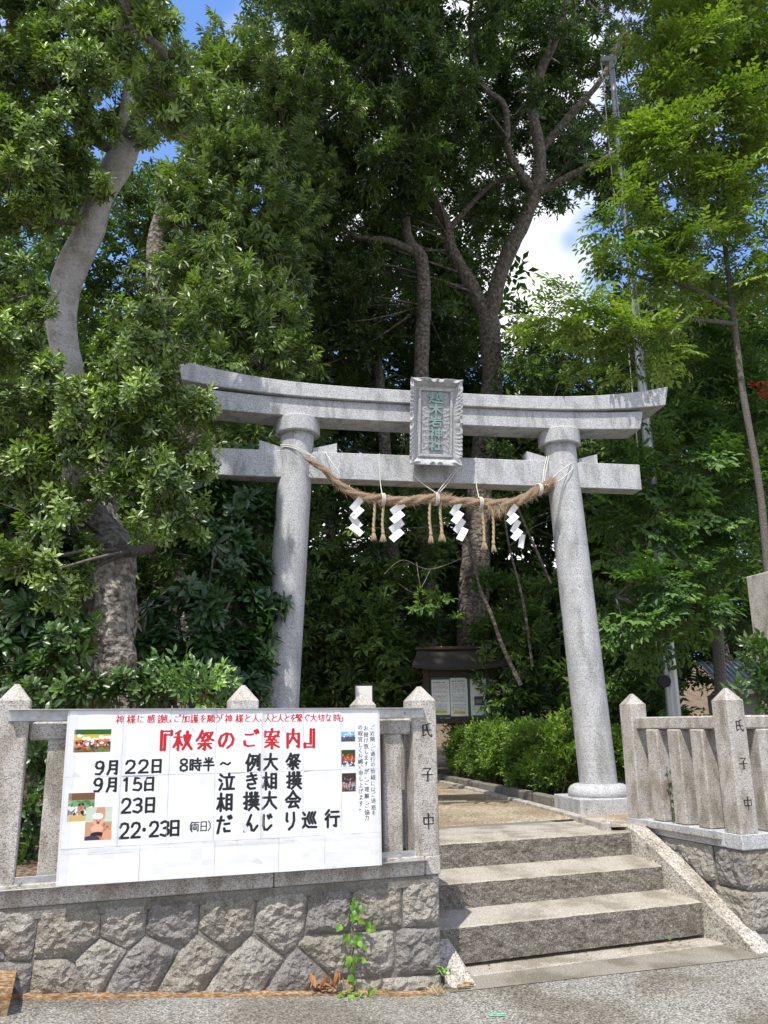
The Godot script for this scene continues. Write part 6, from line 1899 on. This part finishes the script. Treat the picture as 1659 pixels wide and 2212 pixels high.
	# --- evergreens closing the view behind everything
	var bg := [
		["shade_tree", "dark evergreen filling the shadows between the gate pillars", scatter(590, 1010, 960, 1500, 76, 56, 13.5, 14.4, [[985, 1300, 30]], 21), [700, 1200, 14.5]],
		["shade_tree", "dark evergreen standing behind the forked tree's trunk", scatter(960, 860, 1320, 1500, 82, 58, 16.2, 18.0, [], 22), [1180, 1200, 16.0]],
		["shade_tree", "dark evergreen behind the gate's left pillar and old bayberry", scatter(-60, 780, 640, 1500, 82, 64, 12.2, 14.5, [], 23), [380, 1150, 15.0]],
		["shade_tree", "dark evergreen rising behind the bayberry's pale limb", scatter(-60, 380, 560, 800, 80, 60, 13.0, 15.5, [[480, 640, 14], [390, 760, 10]], 24), [330, 700, 15.5]],
		["shade_tree", "dark evergreen seen under the top beam behind the plaque", scatter(560, 640, 1040, 1000, 84, 56, 16.5, 18.5, [[700, 790, 8]], 25), [800, 900, 16.0]],
		["shade_tree", "dark evergreen behind the steel pole and the gate's right end", scatter(1090, 760, 1480, 1160, 82, 54, 14.0, 16.0, [[1180, 560, 90], [1275, 790, 26]], 26), [1300, 1000, 15.5]],
		["shade_tree", "dark evergreen behind the maple at the right edge", scatter(1420, 680, 1760, 1330, 84, 58, 13.5, 15.5, [], 27), [1600, 1000, 15.0]],
		["shade_tree", "dark evergreen closing the view above the shed's blue roof", scatter(1240, 1130, 1760, 1480, 84, 60, 17.0, 19.0, [], 28), [1500, 1200, 18.0]],
		["shade_tree", "evergreen deep in the wood behind the gate's left pillar", scatter(-60, 700, 640, 1500, 150, 120, 17.5, 20.0, [], 29), [420, 1200, 19.0], true],
		["shade_tree", "evergreen deep in the wood between the gate's pillars", scatter(600, 660, 1060, 1500, 140, 112, 17.5, 20.0, [], 30), [800, 1200, 19.0], true],
		["shade_tree", "evergreen deep in the wood behind the gate's right pillar", scatter(1060, 840, 1440, 1500, 140, 108, 17.5, 20.0, [[1195, 545, 92]], 31), [1250, 1200, 19.0], true],
		["shade_tree", "evergreen deep in the wood behind the shed", scatter(1440, 760, 1800, 1440, 140, 110, 18.5, 20.5, [], 32), [1620, 1200, 19.5], true],
	]
	for e in bg:
		var deep: bool = e.size() > 4
		t = thing(e[0], e[1], "tree", Transform3D.IDENTITY, "shade trees behind the gate")
		cl = clumps_at(e[2])
		var c: Array = e[3]
		var p1 := at(c[0], c[1], c[2])
		var foot := Vector3(p1.x + 0.3, 0.7, p1.z)
		var hi := 0.0
		for q in cl:
			hi = maxf(hi, q[0].y)
		var sp := smooth_path([foot, foot.lerp(Vector3(p1.x, hi, p1.z), 0.4) + Vector3(0.2, 0, 0), Vector3(p1.x, hi * 0.9, p1.z)], [0.2, 0.15, 0.05], 8)
		m = MB.new()
		m.tube(sp[0], sp[1], 10, 0.2, bump)
		part(t, "trunk", m.mesh(), M.bark)
		m = MB.new()
		branches(m, [sp[0]], cl, 0.03, 2)
		part(t, "limbs", m.mesh(), M.bark)
		crown(t, "crown", foliage(cl, M.sp_far if deep else M.sp_shade, 0.11 if deep else 0.036, 0.6 if deep else 0.5, [0.035, 0.075, 0.022], [0.19, 0.3, 0.07], hash(e[1]) % 1000, 0.25), M.leaf_dark)

func build_shrubs() -> void:
	var m: MB
	# broad-leaved shrubs under the bayberry
	for e in [["broadleaf_shrub", "large shrub with whorled dark leaves between the bayberry trunk and gate pillar", [[440, 1090, 8.3, 60], [510, 1080, 8.4, 60], [400, 1170, 8.0, 60], [470, 1160, 8.1, 65], [540, 1150, 8.3, 60], [390, 1250, 7.9, 60], [460, 1250, 7.9, 65], [530, 1240, 8.1, 60], [360, 1330, 7.8, 60], [430, 1340, 7.8, 65], [500, 1330, 7.9, 65], [560, 1310, 8.2, 50], [360, 1410, 7.7, 60], [430, 1420, 7.7, 60], [500, 1410, 7.8, 60], [550, 1400, 8.0, 50], [350, 1490, 7.7, 55], [420, 1490, 7.7, 55], [490, 1490, 7.7, 55], [550, 1480, 7.9, 50], [480, 1020, 8.6, 55], [540, 1000, 8.8, 50], [420, 1040, 8.4, 50]], 450],
		["broadleaf_shrub", "shaded shrub with large dull leaves left of the bayberry trunk", [[40, 1140, 7.2, 60], [110, 1160, 7.1, 55], [30, 1220, 7.0, 60], [100, 1240, 7.0, 55], [40, 1310, 6.9, 60], [110, 1330, 6.9, 55], [30, 1400, 6.9, 60], [100, 1410, 6.9, 50], [60, 1480, 6.8, 55], [150, 1470, 6.9, 45], [-40, 1250, 7.0, 70], [-40, 1400, 7.0, 70], [150, 1210, 7.0, 40]], 70]]:
		var t := thing(e[0], e[1], "shrub", Transform3D.IDENTITY, "broadleaf shrubs under the trees")
		var cl := clumps_at(e[2])
		var b := at(e[3], 1520, 7.6)
		var foot := Vector3(b.x, 0.7, b.z)
		m = MB.new()
		branches(m, [[foot, foot + Vector3(0.05, 0.5, 0), foot + Vector3(-0.05, 1.0, 0)]], cl, 0.025)
		part(t, "stems", m.mesh(), M.bark_thin)
		crown(t, "foliage", foliage(cl, M.sp_big, 0.022, 1.05, [0.022, 0.07, 0.018], [0.08, 0.17, 0.045], 41, 0.7), M.leaf_gloss)
	# young shoots above the notice
	for e in [["young_bayberry", "young evergreen shoot with bare orange stems in front of the thick trunk", [[150, 1385, 6.3, 32], [180, 1420, 6.3, 26], [120, 1440, 6.3, 30], [200, 1375, 6.4, 18]], 150, M.sp_young, 0.006],
		["young_bayberry", "low leafy evergreen shoots at the trunk's foot above the notice", [[290, 1480, 6.3, 30], [320, 1500, 6.3, 26], [250, 1500, 6.3, 22], [310, 1460, 6.35, 20]], 290, M.sp_young, 0.006],
		["nandina", "small bright green shrub with narrow leaflets above the notice's middle", [[400, 1500, 6.3, 24], [445, 1495, 6.3, 24], [385, 1480, 6.3, 16], [465, 1505, 6.3, 16]], 420, M.sp_nandina, 0.006],
		["young_bayberry", "small leafy shoots between the far left post and the notice", [[95, 1500, 6.3, 26], [140, 1500, 6.3, 24], [190, 1490, 6.3, 20]], 110, M.sp_young, 0.006],
		["understory_plant", "low leafy plant seen through the fence gap left of the notice", [[60, 1830, 6.05, 28], [62, 1700, 6.1, 24], [70, 1770, 6.1, 24], [85, 1640, 6.1, 24], [80, 1590, 6.15, 20], [50, 1880, 6.1, 26], [95, 1700, 6.3, 30], [60, 1640, 6.3, 30], [75, 1820, 6.3, 30]], 65, M.sp_camellia, 0.008],
		["camellia", "glossy camellia bush at the right edge beside the inscribed pillar", [[1655, 1425, 8.0, 34], [1625, 1455, 8.0, 30], [1650, 1500, 7.9, 42], [1710, 1400, 8.0, 40], [1700, 1490, 8.0, 60]], 1680, M.sp_camellia, 0.018]]:
		var t := thing(e[0], e[1], "shrub", Transform3D.IDENTITY, "small shrubs along the fences")
		var cl := clumps_at(e[2])
		var b := at(e[3], 1560, e[2][0][2])
		var foot := Vector3(b.x, 0.7, b.z)
		m = MB.new()
		branches(m, [[foot, foot + Vector3(0.0, 0.25, 0)]], cl, 0.011)
		part(t, "stems", m.mesh(), M.twig)
		var bright: bool = e[0] == "nandina"
		crown(t, "foliage", foliage(cl, e[4], e[5], 0.75, [0.06, 0.13, 0.02] if bright else [0.035, 0.085, 0.02], [0.2, 0.36, 0.05] if bright else [0.13, 0.22, 0.05], 51, 0.8), M.leaf_gloss)
	# red flower cluster
	var fl := clumps_at([[1648, 838, 9.6, 6]])
	var ft := thing("flowering_shrub", "sprig of tiny red flowers at the right among dark leaves", "shrub")
	crown(ft, "flowers", foliage(fl, M.sp_hedge, 0.0016, 0.5, [0.5, 0.05, 0.04], [0.7, 0.12, 0.1], 61), M.leaf_soft)
	m = MB.new()
	m.tube([fl[0][0], fl[0][0] + Vector3(0.3, -0.5, 0), fl[0][0] + Vector3(0.7, -3.4, 0)], [0.004, 0.01, 0.02], 6)
	part(ft, "stem", m.mesh(), M.twig)
	# clipped hedge beyond the gate
	var h := thing("hedge", "clipped bright green hedge with bare lower stems beyond the gate", "hedge", gate)
	var r := RandomNumberGenerator.new()
	r.seed = 71
	var cl := []
	var bare := MB.new()
	for i in 15:
		for j in 4:
			var v := 0.95 + i * 0.26
			var x := lerpf(1.52, 1.22, i / 14.0) + 0.12 + j * 0.27
			for y in ([1.02, 1.16, 1.34] if j < 2 else [1.15, 1.34]):
				cl.append([Vector3(x + r.randf_range(-0.03, 0.03), y + r.randf_range(-0.02, 0.02), -v), r.randf_range(0.165, 0.19)])
			if j < 2:
				bare.tube([Vector3(x + r.randf_range(-0.06, 0.06), 0.75, -v), Vector3(x + r.randf_range(-0.06, 0.06), 0.95, -v + 0.03), Vector3(x, 1.3, -v)], [0.011, 0.009, 0.005], 5)
	for i in 6:
		cl.append([Vector3(2.6 + i * 0.3, 1.2 + 0.12 * (i % 2), -0.95), 0.22])
	part(h, "stems", bare.mesh(), M.twig)
	crown(h, "foliage", foliage(cl, M.sp_hedge, 0.007, 0.68, [0.06, 0.13, 0.02], [0.28, 0.44, 0.055], 72, 0.8), M.leaf_soft)
	# shrubs closing the view at eye level behind the hedge
	for e in [["thicket_shrub", "dark shrub mass behind the hedge and left of the notice board", scatter(600, 1290, 900, 1560, 66, 50, 13.8, 14.6, [], 81)], ["thicket_shrub", "dark shrub mass behind the hedge and right of the notice board", scatter(1095, 1290, 1330, 1570, 66, 46, 12.8, 13.8, [], 82)], ["thicket_shrub", "dark shrub mass behind the right fence beside the steel pole", scatter(1300, 1400, 1440, 1580, 60, 44, 11.4, 12.2, [], 85)]]:
		var t := thing(e[0], e[1], "shrub", Transform3D.IDENTITY, "thicket shrubs")
		var c2 := clumps_at(e[2])
		m = MB.new()
		var f: Vector3 = c2[c2.size() / 2][0]
		branches(m, [[Vector3(f.x, 0.7, f.z - 0.3), Vector3(f.x, 1.3, f.z - 0.3)]], c2, 0.02, 2)
		part(t, "stems", m.mesh(), M.bark)
		crown(t, "foliage", foliage(c2, M.sp_shade, 0.03, 0.9, [0.035, 0.075, 0.022], [0.19, 0.3, 0.07], 83, 0.3), M.leaf_dark)
	# bare branches against the dark
	var d := thing("bare_sapling", "thin leafless sapling with crooked branches in front of the dark thicket", "sapling")
	m = MB.new()
	for l in [[[1125, 1480, 12.4, 0.035], [1085, 1395, 12.4, 0.032], [1062, 1330, 12.3, 0.028], [1035, 1265, 12.3, 0.022], [1020, 1200, 12.2, 0.018], [985, 1130, 12.2, 0.01]], [[1150, 1440, 12.5, 0.025], [1130, 1300, 12.4, 0.02], [1100, 1180, 12.3, 0.016], [1085, 1080, 12.3, 0.01]], [[1190, 1260, 12.5, 0.02], [1150, 1170, 12.4, 0.02], [1115, 1090, 12.3, 0.014]], [[1010, 1200, 12.2, 0.012], [930, 1230, 11.6, 0.008], [870, 1210, 11.2, 0.005], [830, 1240, 11.0, 0.003]], [[930, 1230, 11.6, 0.007], [900, 1280, 11.4, 0.005], [860, 1260, 11.2, 0.003]], [[900, 1215, 11.4, 0.006], [910, 1270, 11.3, 0.004], [935, 1290, 11.3, 0.003]], [[985, 1130, 12.2, 0.01], [900, 1140, 11.8, 0.006], [800, 1140, 11.4, 0.004]], [[1100, 1180, 12.3, 0.01], [1150, 1140, 12.2, 0.006], [1200, 1120, 12.1, 0.003]]]:
		var q := limb(l)
		m.tube(q[0], q[1], 6, 0.2, bump)
	part(d, "stems", m.mesh(), M.bark)
	crown(d, "foliage", foliage(clumps_at([[920, 1300, 11.0, 28], [955, 1320, 11.0, 24], [985, 1330, 11.0, 20], [905, 1325, 11.0, 14], [800, 1135, 11.0, 16], [760, 1140, 11.0, 12]]), M.sp_camellia, 0.05, 0.7, [0.08, 0.16, 0.03], [0.2, 0.32, 0.06], 84, 0.1), M.leaf_soft)

func build_small() -> void:
	var r := RandomNumberGenerator.new()
	r.seed = 101
	# ivy climbing the wall joint
	var t := thing("climbing_vine", "green heart leaved vine climbing a joint of the left stone wall", "vine", street)
	var m := MB.new()
	var st := []
	for i in 12:
		st.append(Vector3(-0.515 + 0.014 * sin(i * 1.3), 0.055 + i * 0.047, 0.122 + 0.006 * cos(i * 2.0)))
	var rad := []
	for i in 12:
		rad.append(0.004)
	m.tube(st, rad, 5)
	part(t, "stem", m.mesh(), M.twig)
	var lm := MB.new()
	leaf(lm, Vector3.ZERO, Vector3(0, -1, 0.25), Vector3(0, 0.4, 1), 0.058, 0.05, 0.4, 0.25, 0.2)
	var lmesh := lm.mesh()
	var mats := [flat([0.06, 0.17, 0.02], 0.45), flat([0.1, 0.25, 0.03], 0.45), flat([0.2, 0.36, 0.05], 0.5)]
	for q in mats:
		q.backlight_enabled = true
		q.backlight = Color(0.5, 0.6, 0.2)
	for i in 46:
		var f := r.randf()
		var y := lerpf(0.12, 0.6, f)
		var wide := 0.032 if f < 0.7 else 0.018
		var p := Vector3(-0.515 + r.randfn() * wide, y, 0.128 + r.randf() * 0.03)
		if i > 40:
			p = Vector3(-0.43 + r.randf() * 0.03, 0.4 + r.randf() * 0.05, 0.13)
		part(t, "leaf", lmesh, mats[r.randi() % 3], Transform3D(Basis.from_euler(Vector3(r.randf_range(-0.5, 0.3), r.randf_range(-0.7, 0.7), r.randf_range(-1.3, 1.3))) * r.randf_range(0.5, 0.9), p))
	for i in 22:
		var p := Vector3(-0.5 + r.randf_range(-0.12, 0.09), 0.06 + r.randf() * 0.04, 0.16 + r.randf() * 0.05)
		part(t, "leaf", lmesh, mats[1 + i % 2], Transform3D(Basis.from_euler(Vector3(r.randf_range(-1.2, 0.2), r.randf() * TAU, r.randf_range(-0.8, 0.8))) * r.randf_range(0.4, 0.75), p))
	# dry leaves swept against the wall
	var dm := MB.new()
	leaf(dm, Vector3.ZERO, Vector3(1, 0.1, 0), Vector3.UP, 0.075, 0.03, 0.5, -0.35, 0.7)
	var dmesh := dm.mesh()
	for i in 22:
		var x := -0.66 + r.randfn() * 0.06
		var o := part(self, "dry_leaf", dmesh, M.dry, street * Transform3D(Basis.from_euler(Vector3(r.randf_range(-0.5, 0.9), r.randf() * TAU, r.randf_range(-0.4, 1.0))) * r.randf_range(0.6, 1.2), Vector3(x, road_height(x, 0) + 0.03 + r.randf() * 0.03, 0.125 + r.randf() * 0.05)))
		tag(o, "curled brown dry leaf in the heap at the vine's foot", "leaf", "dry leaves at the vine's foot")
	for i in 9:
		var o := part(self, "dry_leaf", dmesh, M.dry, street * Transform3D(Basis.from_euler(Vector3(r.randf_range(-0.2, 0.2), r.randf() * TAU, 0.0)) * r.randf_range(0.3, 0.6), Vector3(r.randf_range(0.45, 2.2), 0.03, -r.randf_range(0.1, 0.22))))
		tag(o, "small dry leaf fallen on the slab below the lowest step", "leaf", "dry leaves on the foot slab")
	# straw-dry grass tuft at the corner
	var g := MB.new()
	for i in 110:
		var a := r.randf() * TAU
		var e := r.randf_range(0.2, 1.3)
		fibre(g, Vector3(r.randfn() * 0.02, 0, r.randfn() * 0.02), Vector3(cos(a) * cos(e), sin(e), sin(a) * cos(e)), r.randf_range(0.05, 0.1), 0.0013, 0.4)
	var tuft := tag(part(self, "dry_grass_tuft", g.mesh(), M.hay, street * shift(0.0, 0.012, 0.17)), "dry straw coloured grass tuft at the wall's corner by the steps", "grass tuft")
	tuft.set_meta("label", "dry straw coloured grass tuft at the wall's corner by the steps")
	# small weeds
	var k := 0
	for e in [[0.09, 0.08, 0.12, "small green weed at the foot of the wall's corner beside the cheek stone", 0.1], [-0.17, 0.79, -0.02, "grass weed growing on the capping between notice and lettered post", 0.13], [2.05, 0.03, -0.22, "tiny weed growing below the lowest riser near the right cheek", 0.06]]:
		var wt := thing("weed", e[3], "weed", street * shift(e[0], e[1], e[2]))
		for i in 12:
			part(wt, "leaf", lmesh, mats[1 + i % 2], Transform3D(Basis.from_euler(Vector3(r.randf_range(-2.6, -1.2), r.randf() * TAU, 0)) * Basis.from_scale(Vector3(0.35, 1.0, 0.6)) * (e[4] / 0.07) * r.randf_range(0.4, 0.8), Vector3(r.randfn() * 0.02, r.randf() * e[4] * 0.5, r.randfn() * 0.015)))
		k += 1
	# vine in the right fence, its leaves coloured dark for shade
	var rv := thing("climbing_vine", "vine with leaves coloured dark for shade growing up between the right fence's balusters", "vine", street)
	m = MB.new()
	m.tube([Vector3(2.57, 0.78, -0.7), Vector3(2.565, 0.95, -0.715), Vector3(2.57, 1.22, -0.73)], [0.004, 0.004, 0.003], 5)
	part(rv, "stem", m.mesh(), M.twig)
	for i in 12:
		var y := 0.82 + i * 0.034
		part(rv, "leaf", lmesh, M.vine_shade, Transform3D(Basis(Vector3.UP, -0.9) * Basis.from_euler(Vector3(r.randf_range(-0.3, 0.3), r.randf_range(-0.5, 0.5), r.randf_range(-1.2, 1.2))) * r.randf_range(0.6, 0.95), Vector3(2.585, y, -0.715 + r.randfn() * 0.02)))

# ------------------------------------------------------------------ scene
func _ready() -> void:
	rng.seed = 1
	var right := Vector3(cos(ROLL), sin(ROLL) * cos(PITCH), sin(ROLL) * sin(PITCH))
	var fwd := Vector3(0, sin(PITCH), -cos(PITCH))
	cam_basis = Basis(right, right.cross(fwd), -fwd)
	var cam := Camera3D.new()
	cam.name = "camera"
	cam.transform = Transform3D(cam_basis, Vector3(0, CAM_Y, 0))
	cam.fov = 63.748
	cam.near = 0.05
	cam.far = 500.0
	add_child(cam)
	cam.current = true
	var env := Environment.new()
	env.background_mode = Environment.BG_SKY
	env.sky = Sky.new()
	env.sky.sky_material = cloudy_sky()
	env.background_energy_multiplier = 1.35
	env.tonemap_mode = Environment.TONE_MAPPER_LINEAR
	env.tonemap_exposure = 1.16
	env.sdfgi_enabled = true
	env.ssao_enabled = true
	env.ssil_enabled = true
	var we := WorldEnvironment.new()
	we.name = "environment"
	we.environment = env
	add_child(we)
	var sun := DirectionalLight3D.new()
	sun.name = "sun"
	sun.light_energy = 1.5
	sun.light_color = Color(1.0, 0.98, 0.94)
	sun.light_angular_distance = 0.53
	sun.shadow_enabled = true
	var el := deg_to_rad(61.4)
	var az := deg_to_rad(19.6)
	sun.transform = Transform3D(Basis.looking_at(Vector3(sin(az) * cos(el), -sin(el), -cos(az) * cos(el)), Vector3.UP), Vector3(-3, 12, 6))
	add_child(sun)
	make_materials()
	make_sprigs()
	build_ground()
	build_left_wall()
	build_right_wall()
	build_steps()
	build_gate()
	build_rope()
	build_sign()
	build_notice_board()
	build_furniture()
	build_trees()
	build_shrubs()
	build_small()
